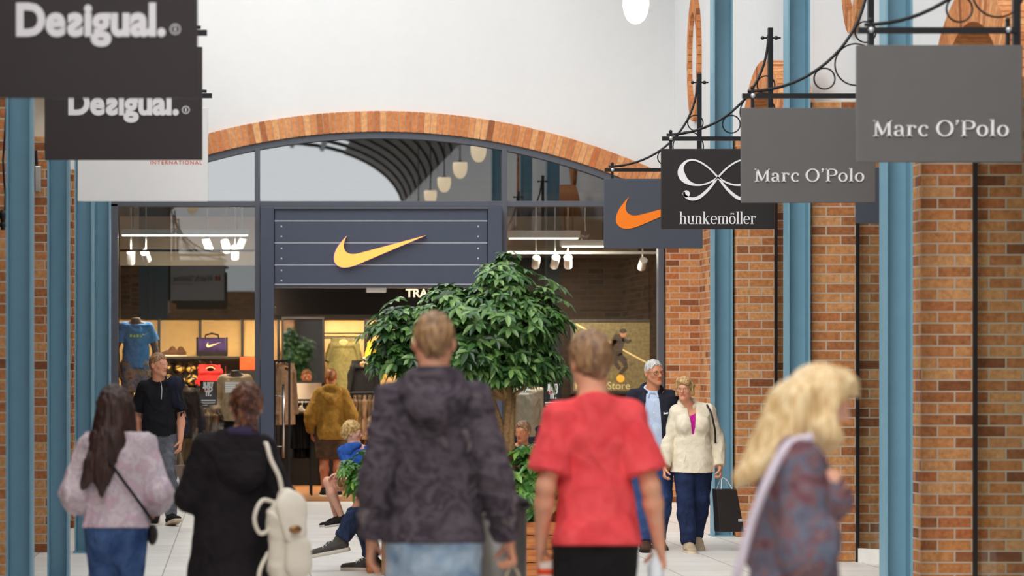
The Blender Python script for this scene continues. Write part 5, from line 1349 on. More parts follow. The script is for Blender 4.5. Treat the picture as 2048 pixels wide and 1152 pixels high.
# planter
PX0, PX1, PY0, PY1 = 1.215, 2.63, 22.95, 23.55
pl = thing('wooden_planter', 'long orange wooden planter box at the foot of the tree', 'planter', ((PX0+PX1)/2, (PY0+PY1)/2, 0)); hw, hd = (PX1-PX0)/2, (PY1-PY0)/2
for i in range(4):
    z0 = .03 + i*.108
    mb = MB(); mb.box(-hw, hw, -hd, -hd + .022, z0, z0 + .1); mb.box(-hw, hw, hd - .022, hd, z0, z0 + .1); mb.box(-hw, -hw + .022, -hd + .022, hd - .022, z0, z0 + .1); mb.box(hw - .022, hw, -hd + .022, hd - .022, z0, z0 + .1); mb.build('slat', M_WOOD, pl, bevel=.003)
for sx in (-1, 1):
    for sy in (-1, 1):
        mb = MB(); mb.box(sx*(hw + .006) - .03, sx*(hw + .006) + .03, sy*(hd + .004) - .025, sy*(hd + .004) + .025, 0, .475); mb.build('corner_post', M_WOODZ, pl, bevel=.004)
mb = MB(); mb.box(-hw + .022, hw - .022, -hd + .022, hd - .022, .02, .42); mb.build('soil', M_SOIL, pl)
def shrub(label, c, blobs_, n, seed, L=.10, m=M_LEAF2):
    t = thing('shrub', label, 'shrub', c); foliage_mesh('foliage', m, t, blobs_, n, L, seed, .1)
    mb = MB(); R = random.Random(seed)
    for b, r in blobs_: mb.tube([(R.uniform(-.05, .05), R.uniform(-.04, .04), 0), (b[0]*.5, b[1], b[2]*.6), b], [.012, .009, .004], 6)
    mb.build('stem', M_BARK, t, True); return t
shrub('leafy green shrub in the right end of the planter, beside the boy\'s red shirt', (2.45, 23.2, .42), [((-.08, 0, .48), (.25, .2, .2)), ((.10, 0, .34), (.2, .22, .2)), ((-.22, 0, .36), (.16, .2, .2)), ((.15, -.12, .14), (.16, .16, .16)), ((-.1, -.1, .2), (.2, .16, .2))], 230, 21)
shrub('leafy green shrub in the left end of the planter, in front of the child', (1.32, 23.2, .42), [((-.14, -.02, .44), (.18, .17, .15)), ((-.33, -.05, .40), (.15, .14, .12)), ((-.24, -.05, .55), (.12, .12, .08)), ((-.42, -.04, .47), (.08, .08, .06)), ((.1, 0, .25), (.2, .2, .25)), ((-.06, 0, .2), (.16, .17, .15)), ((.3, 0, .3), (.25, .2, .3))], 330, 22, .082)
fl = thing('yellow_flowers', 'yellow flowering plant at the planter\'s left front corner', 'flowers', (1.275, 23.0, .40))
mb = MB()
R = random.Random(9)
for i in range(9):
    c = Vector((R.uniform(-.03, .06), -.08 + R.uniform(-.05, .02), R.uniform(-.18, .06)))
    for k in range(5): a = 2*PI*k/5; leaflet(mb, c, (math.cos(a), -.4, math.sin(a)), (0, -1, 0), .045, .035, .1)
mb.build('blossom', M_YEL, fl, recalc=False)
mb = MB()
for i in range(8): palmate(mb, (R.uniform(-.05, .08), -.05 + R.uniform(-.03, .03), R.uniform(-.12, .12)), (0, -1, .4), .06, R, 5)
mb.build('leaves', M_LEAF2, fl, recalc=False)
mb = MB(); mb.tube([(0, 0, 0), (.0, -.06, .05), (.01, -.09, -.02)], .005, 6); mb.build('stem', M_LEAF2, fl)
# bench behind the planter
bn = thing('wooden_bench', 'slatted wooden bench behind the planter, with a man and child on it', 'bench', (1.75, 23.93, 0))
for i in range(5):
    mb = MB(); y = -.26 + i*.115; mb.box(-.72, .55, y, y + .1, .32, .345); mb.build('seat_slat', M_WOODZ, bn, bevel=.004)
for x in (-.66, .46):
    mb = MB(); mb.box(x - .02, x + .02, -.26, .31, 0, .32); mb.build('leg', M_WOOD, bn, bevel=.004)
# bin
bi = thing('litter_bin', 'round grey steel litter bin with dark lid behind the camouflage jacket', 'bin', (1.58, 17.6, 0))
mb = MB(); mb.lathe([(.001, .0), (.175, .0), (.18, .01), (.18, .80), (.172, .81), (.001, .81)], n=40); mb.build('drum', M_BIN, bi, True, auto=40)
mb = MB(); mb.lathe([(.001, .80), (.20, .815), (.205, .83), (.19, .86), (.12, .90), (.001, .915)], n=40); mb.build('lid', M_BLACK, bi, True, auto=50)
# ------------------------------------------------------------------ people
PE = lambda s: PI*s
sk_l, lp_l = SK('fair', (222, 164, 134)); sk_m, lp_m = SK('warm', (206, 146, 112)); sk_p, lp_p = SK('pale', (232, 182, 158)); sk_t, lp_t = SK('tanned', (198, 132, 96))
h_light = m_hair('hair_light_brown', (96, 68, 44), (150, 112, 76), (196, 156, 110)); h_brown = m_hair('hair_ash_brown', (84, 58, 40), (134, 98, 68), (178, 138, 98))
h_dark = m_hair('hair_dark_brown', (30, 18, 16), (58, 36, 32), (92, 60, 50), 80, 3); h_auburn = m_hair('hair_auburn', (38, 20, 16), (84, 46, 32), (156, 96, 56), 50, 14)
h_blond = m_hair('hair_blonde', (176, 132, 80), (226, 190, 136), (250, 230, 190), 70, 6); h_grey = m_hair('hair_silver', (140, 138, 134), (196, 194, 190), (232, 230, 226), 90, 30)
h_bob = m_hair('hair_honey', (120, 84, 48), (186, 146, 92), (226, 196, 146), 60, 10); h_ginger = m_hair('hair_ginger', (110, 62, 28), (160, 96, 44), (190, 124, 62)); h_tow = m_hair('hair_tow', (150, 112, 60), (208, 168, 104), (238, 208, 150), 60, 40)
m_jean = m_denim('mid_denim', (38, 62, 108), (88, 118, 168)); m_jeanl = m_denim('light_denim', (108, 136, 168), (190, 206, 220)); m_jeand = m_denim('dark_denim', (20, 28, 52), (40, 54, 92)); m_jeang = m_denim('grey_denim', (74, 76, 84), (124, 126, 134))
m_shoeg = m_cloth('grey_canvas', (88, 84, 80)); m_solew = m_plain('white_sole', (222, 214, 200), .6); m_beigeshoe = m_cloth('beige_suede', (190, 170, 144)); m_darkshoe = m_cloth('dark_shoe', (36, 32, 32))
m_leather = m_plain('white_leather', (226, 216, 200), .45, 0, .4, var=.04, scale=12, bump=.1); m_strapb = m_plain('black_strap', (26, 22, 24), .6)
def strap(o, pts, r, mat, name='strap', flat=None):
    mb = MB(); 
    P = [Vector(p) for p in pts]; out = []
    for i in range(len(P) - 1):
        a, b, c, d = P[max(i-1, 0)], P[i], P[i+1], P[min(i+2, len(P)-1)]
        for j in range(8):
            t = j/8; out.append(.5*((2*b) + (-a + c)*t + (2*a - 5*b + 4*c - d)*t*t + (-a + 3*b - 3*c + d)*t**3))
    out.append(P[-1]); mb.tube(out, r, 8, flat=flat); return mb.build(name, mat, o, True)

# --- man in camouflage jacket -------------------------------------------------
s = skeleton(1.89, 1.06, 1.0, over={'elL': (.126, .035, .635), 'wrL': (.136, -.01, .492), 'elR': (-.134, .035, .635), 'wrR': (-.170, -.01, .488), 'anL': (.05, -.12, .043), 'toL': (.055, -.23, .02), 'knL': (.052, -.05, .285), 'anR': (-.05, .12, .06), 'toR': (-.055, .02, .016), 'knR': (-.05, .0, .283), 'head': (-.002, -.012, .930)})
s.brow = h_light
Y = F_PX/470
p = make_person('man seen from behind in a dark camouflage hooded jacket and light jeans', (wx(866, Y), Y, 0), PI, s, sk_l, lp_l, {'L': dict(curl=22, palm=(-1, .25, 0), thumb=(0, -1, 0)), 'R': dict(curl=62, palm=(1, .2, 0), thumb=(0, -1, 0))}, face=True, eyes=False)
short_hair(p, s, h_light, .035, [(-.6, .34), (-.30, .28), (-.20, .12), (-.05, .06), (.03, -.02), (.12, -.14), (.30, -.24), (.6, -.24)], .015)
m_camo = m_cloth('camouflage_cloth', (60, 52, 60), None, patt=([(44, 38, 46), (62, 54, 62), (90, 80, 88), (52, 45, 53), (124, 112, 116)], 8.5), fold=.5)
j = top(p, s, m_camo, .018, .478, 1.98, (.008, .010, .016), .0085, .010, .4, 'jacket', neck=.862, hemr=.097, f0=20, fsleeve=folds(.012, 26, 2.2, (.6, .6, 1.3)))
f = Field(s.J['neck'] - .32, s.J['neck'] + .25, .008); nk = s.J['neck']
fo = folds(.008, 24, .9)
ring(f, nk + V3(0, .025, .035), .082, .034, (0, -.45, 1), .02, (1.15, 1))
f.cone(nk + V3(-.115, .06, -.015), nk + V3(0, .135, -.085), .042, .062, .05, fold=fo); f.cone(nk + V3(.115, .06, -.015), nk + V3(0, .135, -.085), .042, .062, .05, fold=fo)
f.ell(nk + V3(0, .115, -.06), (.125, .055, .085), .03, fold=fo)
f.ell(nk + V3(0, .02, .12), (.088, .085, .13), .01, None, 'sub'); f.mesh('hood', m_camo, j)
for sd in 'LR':
    f = Field(s.J['wr'+sd] - .1, s.J['wr'+sd] + .1, .007); w_ = s.J['wr'+sd]; e_ = s.J['el'+sd]; d = (w_ - e_)/np.linalg.norm(w_ - e_)
    f.cone(w_ - d*.045, w_ + d*.004, .052, .046, .01, cuta=True, cutb=True); f.mesh('cuff', m_camo, j)
trousers(p, s, m_jeanl, 2.0, (.002, .02, .03), .488, .0095, .007, .2, 'jeans')
for sd in 'LR': shoe(p, s, sd, m_darkshoe, m_solew)
hR = to_world(p, s.J['knkR'])
bg = thing('paper_bag', 'paper bag with string handle in the right hand of the man in camouflage', 'bag', (hR.x, hR.y, 0))
zz = hR.z
mb = MB(); mb.tube([(-.07, 0, zz - .22), (-.02, 0, zz - .05), (0, 0, zz - .025), (.02, 0, zz - .05), (.07, 0, zz - .22)], .005, 8); mb.build('handle', m_plain('paper_cord', (206, 186, 160), .7), bg, True)
mb = MB(); mb.box(-.14, .14, -.05, .05, zz - .60, zz - .21); mb.build('paper_body', m_plain('brown_paper', (200, 176, 146), .7), bg, bevel=.004)

# --- boy in red T-shirt -------------------------------------------------------
s = skeleton(1.80, .94, .88, over={'elL': (.122, .03, .632), 'wrL': (.128, -.02, .488), 'elR': (-.130, .03, .632), 'wrR': (-.158, -.02, .490), 'anL': (.05, .12, .06), 'toL': (.055, .02, .016), 'knL': (.05, .0, .283), 'anR': (-.05, -.12, .043), 'toR': (-.055, -.23, .02), 'knR': (-.052, -.05, .285), 'head': (.010, -.018, .928), 'neck': (.004, .012, .822)}, head=(14, 4, 0))
s.brow = h_brown; Y = F_PX/460
p = make_person('boy seen from behind in a bright red T-shirt and black shorts', (wx(1190, Y), Y, 0), PI, s, sk_l, lp_l, {'L': dict(curl=58, palm=(-1, .3, 0), thumb=(0, -1, 0)), 'R': dict(curl=50, palm=(1, .3, 0), thumb=(0, -1, 0))}, eyes=False)
short_hair(p, s, h_brown, .115, [(-.6, .22), (-.34, .18), (-.22, .0), (-.08, -.04), (.04, -.08), (.14, -.22), (.30, -.34), (.6, -.34)], .02, A=.008)
m_redt = m_cloth('red_cotton', (236, 84, 88), (222, 64, 70), fold=.35)
t = top(p, s, m_redt, .016, .488, .80, (.014, .026, .012), .008, .009, 1.1, 'shirt', neck=.842, hemr=.10, f0=19, aniso=(1, 1, .55))
f = Field(s.J['neck'] - .15, s.J['neck'] + .15, .006); ring(f, s.J['neck'] + V3(0, .005, .032), .066, .010, (0, -.35, 1), .004); f.mesh('neckband', m_redt, t)
trousers(p, s, m_black_cl, .95, (.012, .03, .02), .505, .009, .006, .2, 'shorts', off=.002)
for sd in 'LR': shoe(p, s, sd, m_darkshoe, m_solew)
for sd, nm, mm, lb in (('L', 'plastic_cup', m_plain('orange_white_wrap', (240, 220, 206), .5), 'pale cup with orange print in the boy\'s left hand'), ('R', 'drink_bottle', m_plain('clear_white_plastic', (226, 230, 236), .3), 'white bottle in the right hand of the boy in red')):
    w_ = to_world(p, s.J['palm'+sd]); g = thing(nm, lb, 'cup' if sd == 'L' else 'bottle', (w_.x, w_.y, w_.z - .05))
    mb = MB()
    if sd == 'L':
        mb.lathe([(.001, -.05), (.034, -.05), (.042, .05), (.001, .05)], n=24); mb.build('cup_body', mm, g, True, auto=40)
        mb = MB(); mb.lathe([(.038, -.005), (.0405, .0), (.041, .022), (.039, .024)], n=24); mb.build('print_band', m_orred, g, True)
    else:
        mb.lathe([(.001, -.11), (.034, -.11), (.036, -.09), (.036, .03), (.016, .065), (.015, .085), (.001, .085)], n=24); mb.build('bottle_body', mm, g, True, auto=40)
        mb = MB(); mb.cyl((0, 0, .082), (0, 0, .10), .018, 16); mb.build('cap', M_TRIM, g)

# --- girl with long brown hair ------------------------------------------------
s = skeleton(1.57, 1.02, .98, True, over={'elL': (.138, .03, .625), 'wrL': (.115, -.10, .575), 'elR': (-.142, .03, .625), 'wrR': (-.13, -.10, .575), 'anL': (.05, -.10, .043), 'toL': (.055, -.20, .02), 'knL': (.05, -.04, .285), 'anR': (-.05, .10, .05), 'toR': (-.055, .0, .016), 'head': (.006, -.02, .928)}, head=(-8, 6, 0))
s.brow = h_dark; Y = F_PX/370
p = make_person('girl seen from behind with long dark brown hair, floral blouse and blue jeans', (wx(232, Y), Y, 0), PI, s, sk_m, lp_m, {'L': dict(curl=40), 'R': dict(curl=40)}, eyes=False)
m_flor = m_cloth('floral_blouse', (206, 190, 200), None, patt=([(186, 170, 184), (214, 198, 206), (224, 208, 212), (200, 184, 198), (216, 178, 188), (210, 198, 208)], 16), fold=.45)
b = top(p, s, m_flor, .018, .505, 1.55, (.006, .024, .038), .0085, .016, .2, 'blouse', neck=.815, hemr=.098, f0=20, aniso=(1.4, 1.4, .16))
trousers(p, s, m_jean, 2.0, (.004, .006, .006), .60, .0095, .004, .2, 'jeans', off=.006)
for sd in 'LR': shoe(p, s, sd, m_darkshoe, m_solew)
H = s.H; f = Field(s.hc - V3(.30, .3, .52), s.hc + V3(.3, .3, .2), .007); st = folds(.010, 75, .2, (1, 1, .12))
f.ell(hp(s, 0, .06, .12), V3(.37, .45, .41)*s.hs, 0, s.R, fold=st)
back = s.hc + V3(0, .075, -.02)
for (a, bb, r0, r1) in (((0, .085, .0), (.03, .120, -.19), .088, .082), ((.03, .120, -.19), (.085, .150, -.30), .076, .050), ((.085, .150, -.30), (.155, .150, -.42), .050, .026), ((.03, .125, -.19), (.045, .165, -.37), .060, .034), ((.045, .165, -.37), (.065, .165, -.475), .034, .012), ((-.05, .04, -.03), (-.085, .07, -.19), .06, .035)):
    f.cone(s.hc + V3(a), s.hc + V3(bb), r0, r1, .03, u=(1, 0, 0), q=.62, fold=st)
f.ell(hp(s, 0, -.42, -.12), V3(.28, .34, .34)*s.hs, .02, s.R, 'sub'); f.mesh('hair', h_dark, p)
J = s.J
strap(p, [(.075*H, .005*H, .838*H), (.055*H, .062*H, .80*H), (.02*H, .092*H, .74*H), (-.03*H, .100*H, .67*H), (-.085*H, .095*H, .595*H), (-.125*H, .05*H, .535*H)], .009, m_strapb, 'bag_strap')
f = Field(V3(-.125*H, .02*H, .46*H) - .16, V3(-.125*H, .02*H, .46*H) + .16, .008); f.cone((-.125*H, -.09*H, .48*H), (-.125*H, .0, .48*H), .055, .055, .02, u=(0, 0, 1), q=.5)
g = f.mesh('shoulder_bag', m_strapb); g.location = p.location; g.rotation_euler = p.rotation_euler; tag(g, 'small black shoulder bag at the hip of the girl in the floral blouse', 'bag')

# --- woman in long black cardigan ---------------------------------------------
s = skeleton(1.56, 1.08, 1.08, True, over={'elL': (.152, .0, .625), 'wrL': (.055, -.115, .80), 'elR': (-.155, .02, .63), 'wrR': (-.10, -.13, .62), 'anL': (.05, -.08, .043), 'toL': (.055, -.18, .02), 'anR': (-.05, .08, .05), 'toR': (-.055, -.02, .016), 'head': (-.040, -.02, .93), 'neck': (-.02, .012, .822)}, head=(6, 2, -4), hscale=1.1)
s.brow = h_auburn; Y = F_PX/380
p = make_person('woman seen from behind with an auburn hair bun and long black cardigan', (wx(468, Y), Y, 0), PI, s, sk_l, lp_l, {'L': dict(curl=35, palm=(-.3, -1, 0)), 'R': dict(curl=40)}, eyes=False)
m_blkn = m_cloth('black_knit', (34, 28, 32), (24, 20, 24), fold=.45)
def flare(f):
    H = s.H; f.cone(s.J['waist'], (0.0, .01*H, .24*H), .10*H, .165*H, .08, u=(1, 0, 0), q=.72, cutb=True, fold=folds(.012, 20, .5, (1.2, 1.2, .18)))
c = top(p, s, m_blkn, .020, .25, 1.92, (.016, .02, .016), .009, .008, .6, 'cardigan', neck=.842, hemr=.15, f0=19, open_front=flare, hemcut=False)
f = Field(s.J['neck'] - .32, s.J['neck'] + .2, .008); nk = s.J['neck']
fo = folds(.008, 22, .3)
f.cone(nk + V3(-.14, .05, -.06), nk + V3(-.02, .115, -.20), .035, .05, .05, fold=fo); f.cone(nk + V3(.14, .05, -.06), nk + V3(-.02, .115, -.20), .035, .05, .05, fold=fo); f.ell(nk + V3(-.01, .10, -.16), (.13, .045, .10), .04, fold=fo)
f.mesh('hood', m_blkn, c)
f = Field(nk - .15, nk + .15, .006); ring(f, nk + V3(-.01, .01, .028), .060, .018, (0, -.3, 1), .01, (1.2, 1)); f.mesh('shirt_collar', m_plain('navy_collar', (52, 44, 76), .8), c)
trousers(p, s, m_black_cl, 2.0, (.004, .006, .006), .58, .011, .004, .2, 'trousers')
for sd in 'LR': shoe(p, s, sd, m_darkshoe, m_solew)
f = Field(s.hc - .24, s.hc + .24, .0065); st = folds(.010, 55, .7)
f.ell(hp(s, 0, .05, .11), V3(.385, .45, .42)*s.hs, 0, s.R, fold=st); f.ell(hp(s, 0, .46, .20), V3(.27, .18, .25)*s.hs, .02, s.R, fold=folds(.016, 60, .1)); f.ell(hp(s, .0, .30, .42), V3(.2, .17, .14)*s.hs, .02, s.R, fold=folds(.014, 70, .5))
for x, z, l in ((.08, -.15, .34), (-.10, -.12, .40), (-.02, -.2, .38), (.18, -.1, .25)): f.cone(hp(s, x, .36, z), hp(s, x*1.5 - .05, .46, z - l*1.15), .10*s.hs, .045*s.hs, .015, fold=folds(.012, 70, x))
f.ell(hp(s, 0, -.44, -.12), V3(.30, .34, .42)*s.hs, .02, s.R, 'sub'); f.mesh('hair', h_auburn, p)
# white backpack on her shoulder
bw = to_world(p, (-.180*s.H, .135*s.H, .50*s.H))
bp = thing('white_backpack', 'white leather backpack hanging from the shoulder of the woman in black', 'backpack', (bw.x, bw.y, bw.z), .28)
f = Field((-.2, -.16, -.28), (.2, .16, .28), .007); fo = folds(.006, 22, .4)
f.cone((0, 0, -.15), (0, 0, .10), .112, .098, .03, u=(1, 0, 0), q=.62, fold=fo); f.cone((-.02, 0, .10), (.0, 0, .19), .092, .060, .03, u=(1, 0, 0), q=.6, fold=fo); f.mesh('bag_body', m_leather, bp)
f = Field((-.16, -.16, -.26), (.2, .05, .05), .007); f.cone((.03, -.085, -.14), (.03, -.08, -.05), .075, .07, .02, u=(1, 0, 0), q=.5); f.mesh('front_pocket', m_leather, bp)
f = Field((-.16, -.16, -.1), (.2, .08, .26), .007); f.cone((0, -.055, .16), (.01, -.085, .02), .085, .06, .02, u=(1, 0, 0), q=.35); f.mesh('flap', m_leather, bp)
mb = MB(); mb.ball((0.0, -.13, .045), .022, 12, sc=(1.6, .6, 1)); mb.build('clasp', m_plain('bronze', (150, 110, 70), .3, .8), bp, True)
hd = lambda pts, nm='shoulder_strap', r=.012: strap(bp, pts, r, m_leather, nm)
hd([(-.05, .02, .17), (-.14, .0, .19), (-.185, -.01, .10), (-.15, 0, .02), (-.09, -.02, .05)], 'loose_strap'); hd([(-.02, .03, .18), (-.035, .035, .30), (-.075, .06, .40), (-.085, .10, .475), (-.07, .20, .48)], 'shoulder_strap', .013); hd([(-.10, .02, -.08), (-.155, .0, -.18), (-.15, 0, -.30), (-.10, 0, -.30), (-.07, 0, -.17)], 'lower_strap')

# --- blonde woman in profile --------------------------------------------------
s = skeleton(1.68, 1.0, 1.04, True, over={'head': (0, -.055, .915), 'neck': (0, -.012, .815), 'elR': (-.125, .0, .615), 'wrR': (-.085, -.04, .715), 'elL': (.125, .02, .61), 'wrL': (.10, -.04, .48), 'anL': (.05, -.12, .043), 'toL': (.055, -.22, .02), 'knL': (.05, -.06, .283), 'anR': (-.05, .12, .06), 'toR': (-.055, .02, .016)}, head=(-6, 20, 0))
s.brow = h_blond; Y = F_PX/600
p = make_person('blonde woman in profile looking down, in a patterned maroon blouse', (wx(1588, Y), Y, 0), PI/2, s, sk_p, lp_p, {'R': dict(curl=60, dir=(.1, -.25, 1), palm=(1, -.2, 0)), 'L': dict(curl=30)})
m_patt = m_cloth('patterned_blouse', (120, 84, 92), None, patt=([(60, 52, 60), (100, 66, 76), (122, 82, 88), (128, 98, 102), (98, 110, 130), (108, 76, 82), (142, 112, 114), (80, 70, 78)], 10), fold=.3)
b = top(p, s, m_patt, .026, .43, 1.55, (.016, .024, .026), .008, .010, .2, 'blouse', neck=.832, hemr=.115, f0=19, aniso=(1, 1, .5))
trousers(p, s, m_jeand, 2.0, (.004, .006, .006), .56, .011, .004, .2, 'jeans')
for sd in 'LR': shoe(p, s, sd, m_darkshoe, m_solew)
f = Field(s.hc - V3(.26, .25, .42), s.hc + V3(.26, .52, .24), .007); st = folds(.0045, 60, .4, (1.0, .35, .6))
f.ell(hp(s, 0, .06, .13), V3(.37, .46, .41)*s.hs, 0, s.R, fold=st)
f.cone(hp(s, .0, -.28, .34), hp(s, .0, -.42, .17), .20*s.hs, .13*s.hs, .03, u=(1, 0, 0), q=.8, fold=st)
for sg in (-1, 1):
    f.cone(s.hc + V3(sg*.055, -.015, .03), s.hc + V3(sg*.085, -.005, -.10), .062, .058, .03, fold=st); f.cone(s.hc + V3(sg*.085, -.005, -.10), s.hc + V3(sg*.075, .03, -.165), .055, .03, .03, fold=st)
    f.cone(s.hc + V3(sg*.05, .07, .0), s.hc + V3(sg*.075, .13, -.15), .075, .055, .03, fold=st); f.cone(s.hc + V3(sg*.075, .13, -.15), s.hc + V3(sg*.07, .25, -.245), .050, .028, .03, fold=st)
f.cone(s.hc + V3(0, .10, -.02), s.hc + V3(0, .19, -.19), .085, .065, .03, fold=st); f.cone(s.hc + V3(0, .19, -.19), s.hc + V3(-.03, .275, -.265), .06, .03, .03, fold=st)
f.ell(hp(s, 0, -.42, -.17), V3(.60, .42, .38)*s.hs, .015, s.R, 'sub'); f.mesh('hair', h_blond, p)
H = s.H
strap(p, [(-.10*H, -.015*H, .842*H), (-.115*H, .035*H, .825*H), (-.125*H, .075*H, .76*H), (-.12*H, .105*H, .68*H), (-.11*H, .125*H, .60*H), (-.09*H, .135*H, .55*H)], .016, m_plain('pale_strap', (214, 200, 214), .6), 'bag_strap')

# --- young man in black polo --------------------------------------------------
s = skeleton(1.86, 1.0, .98, over={'elL': (.130, .02, .635), 'wrL': (.125, -.045, .490), 'elR': (-.135, .05, .64), 'wrR': (-.115, .02, .50), 'anL': (.075, -.16, .050), 'toL': (.105, -.25, .045), 'knL': (.06, -.075, .29), 'anR': (-.03, .17, .075), 'toR': (-.03, .09, .020), 'knR': (-.045, .03, .285), 'head': (.0, -.02, .928)}, head=(48, -3, 0))
s.brow = h_light; Y = 31.5
p = make_person('young man with swept light brown hair in a black polo shirt and grey jeans', (wx(318, Y), Y, 0), 0, s, sk_l, lp_l, {'L': dict(curl=32, palm=(-1, .2, 0), thumb=(0, -1, 0)), 'R': dict(curl=30)}, h=.0055)
short_hair(p, s, h_light, .035, [(-.6, .33), (-.30, .27), (-.20, .14), (-.05, .08), (.03, -.02), (.12, -.12), (.30, -.22), (.6, -.22)], .05)
m_polo = m_cloth('black_polo', (28, 28, 34), (20, 20, 25), fold=.4)
t = top(p, s, m_polo, .013, .52, .85, (.008, .014, .012), .0075, .006, .4, 'polo_shirt', neck=.858, f0=22)
f = Field(s.J['neck'] - .15, s.J['neck'] + .15, .006); ring(f, s.J['neck'] + V3(0, -.005, .035), .062, .015, (0, -.55, 1), .006); f.mesh('collar', m_polo, t)
strap(t, [(.02, -.085, s.H*.835), (.035, -.145, s.H*.79), (.03, -.155, s.H*.73)], .003, M_TRIM, 'neck_cord')
trousers(p, s, m_jeang, 1.98, (.002, .010, .014), .53, .0075, .006, .2, 'jeans')
for sd in 'LR': shoe(p, s, sd, m_darkshoe, m_sole)
f = Field((-.1, -.15, -.75), (.2, .2, .12), .0075); fo = folds(.014, 20, .5, (1.2, 1.2, .4))
f.cone((0.0, -.03, .0), (.06, .07, .0), .075, .07, .04, fold=fo); f.cone((.03, .05, -.02), (.10, .07, -.45), .075, .10, .05, u=(0, 1, 0), q=.6, fold=fo); f.cone((-.01, -.09, -.02), (.05, -.10, -.22), .05, .055, .04, u=(1, 0, 0), q=.5, fold=fo)
o = f.mesh('jacket', m_cloth('navy_nylon', (34, 38, 56), (24, 26, 40), fold=.5)); q = to_world(p, s.J['shL']); o.location = q + Vector((-.01, .02, .045)); tag(o, 'navy jacket slung over the shoulder of the young man in black', 'jacket')
q = to_world(p, s.J['knkL'])
bg = thing('paper_bag', 'brown paper carrier bag with a white print carried by the young man', 'bag', (q.x - .01, q.y, q.z - .03), -.2)
mb = MB(); mb.prism([(-.12, -.15), (.14, -.15), (.12, -.50), (-.10, -.50)], -.05, .05); mb.build('paper_body', m_plain('taupe_paper', (128, 108, 96), .7), bg, bevel=.006)
mb = MB(); mb.prism([(0, -.27), (.08, -.46), (-.07, -.46)], -.056, -.05); mb.build('white_print', M_LETTER, bg)
mb = MB(); mb.tube([(-.05, 0, -.15), (-.02, 0, -.03), (0, 0, 0), (.02, 0, -.03), (.05, 0, -.15)], .004, 6); mb.build('handle', m_plain('cord_taupe', (150, 130, 110), .7), bg)

# --- older couple -------------------------------------------------------------
s = skeleton(1.765, 1.04, 1.06, over={'elL': (.135, .02, .63), 'wrL': (.092, -.035, .475), 'elR': (-.14, .03, .63), 'wrR': (-.14, -.02, .49), 'anL': (.045, .10, .05), 'toL': (.055, .0, .016), 'anR': (-.05, -.11, .043), 'toR': (-.06, -.22, .02), 'head': (.010, -.02, .930)}, head=(22, 0, -6))
s.brow = h_grey; Y = F_PX/216
p = make_person('grey-haired man with glasses in a navy fleece over a light blue shirt', (wx(1304, Y), Y, 0), 0, s, sk_m, lp_m, {'L': dict(curl=45, palm=(-1, 0, 0), thumb=(0, -1, 0)), 'R': dict(curl=30)}, h=.005)
short_hair(p, s, h_grey, .025, [(-.6, .36), (-.30, .31), (-.22, .16), (-.05, .10), (.03, -.02), (.10, -.12), (.30, -.26), (.6, -.26)], .02)
def glasses(o, s, m):
    mb = MB()
    for x in (-1, 1): mb.tube([Vector(hp(s, x*.15 + .10*math.cos(2*PI*i/20), -.415 + .03*abs(math.cos(2*PI*i/20)), -.01 + .075*math.sin(2*PI*i/20)).tolist()) for i in range(20)], .0016, 6, closed=True)
    mb.tube([Vector(hp(s, *q).tolist()) for q in ((-.05, -.42, .02), (0, -.43, .03), (.05, -.42, .02))], .0016, 6)
    for x in (-1, 1): mb.tube([Vector(hp(s, *q).tolist()) for q in ((x*.25, -.38, .02), (x*.315, -.2, .03), (x*.335, .06, .03))], .0016, 6)
    return mb.build('spectacles', m, o)
glasses(p, s, M_BLACK)
m_ltblue = m_cloth('light_blue_shirt', (196, 210, 234), (180, 196, 224), fold=.3)
sh = top(p, s, m_ltblue, .012, .47, 1.0, (.008, .01, .01), .0075, .006, .4, 'shirt', neck=.838, hemr=.098, f0=22, aniso=(1, 1, .6))
f = Field(s.J['neck'] - .15, s.J['neck'] + .15, .0055); ring(f, s.J['neck'] + V3(0, -.01, .035), .064, .016, (0, -.6, 1), .006)
for x in (-1, 1): f.cone(s.J['neck'] + V3(x*.035, -.075, .0), s.J['neck'] + V3(x*.045, -.098, -.035), .012, .007, .006)
f.mesh('collar', m_ltblue, sh)
mb = MB()
for i in range(5): mb.ball((.0, -(.135 - .004*abs(i-2)), s.H*(.78 - .06*i)), .006, 8)
mb.build('shirt_button', M_TRIM, sh)
m_fleece = m_cloth('navy_fleece', (40, 42, 56), (30, 32, 44), fold=.35)
def openj(lo_, hi_):
    def fn(f):
        ax = [f.lo[i] + f.h*np.arange(f.n[i], dtype=np.float32) for i in range(3)]
        X, Yg, Z = np.meshgrid(*ax, indexing='ij')
        a = lo_(Z); b_ = hi_(Z); d = np.maximum(np.maximum(X - b_, a - X), Yg - .0)    # negative inside the opening
        f.F = np.maximum(f.F, -d)
    return fn
H = s.H
jk = top(p, s, m_fleece, .024, .465, 1.97, (.010, .014, .014), .0075, .007, .9, 'fleece_jacket', neck=.845, hemr=.100, f0=20, open_front=openj(lambda z: -.055 - .28*(.84*H - z)*.55, lambda z: .05 + .05*(.84*H - z)))
f = Field(s.J['neck'] - .2, s.J['neck'] + .2, .006); ring(f, s.J['neck'] + V3(0, .01, .035), .082, .022, (0, -.6, 1), .01, (1.1, 1)); 
f.ell(s.J['neck'] + V3(-.0, -.12, .0), (.055, .09, .12), .01, None, 'sub'); f.mesh('collar', m_fleece, jk)
mb = MB(); mb.prism([(.085, H*.712), (.125, H*.715), (.125, H*.724), (.105, H*.720), (.085, H*.724)], -.158, -.140); mb.build('chest_logo', M_LETTER, jk)
trousers(p, s, m_jeand if False else m_denim('blue_denim', (34, 52, 92), (62, 84, 132)), 1.99, (.012, .018, .026), .50, .0085, .006, .2, 'jeans')
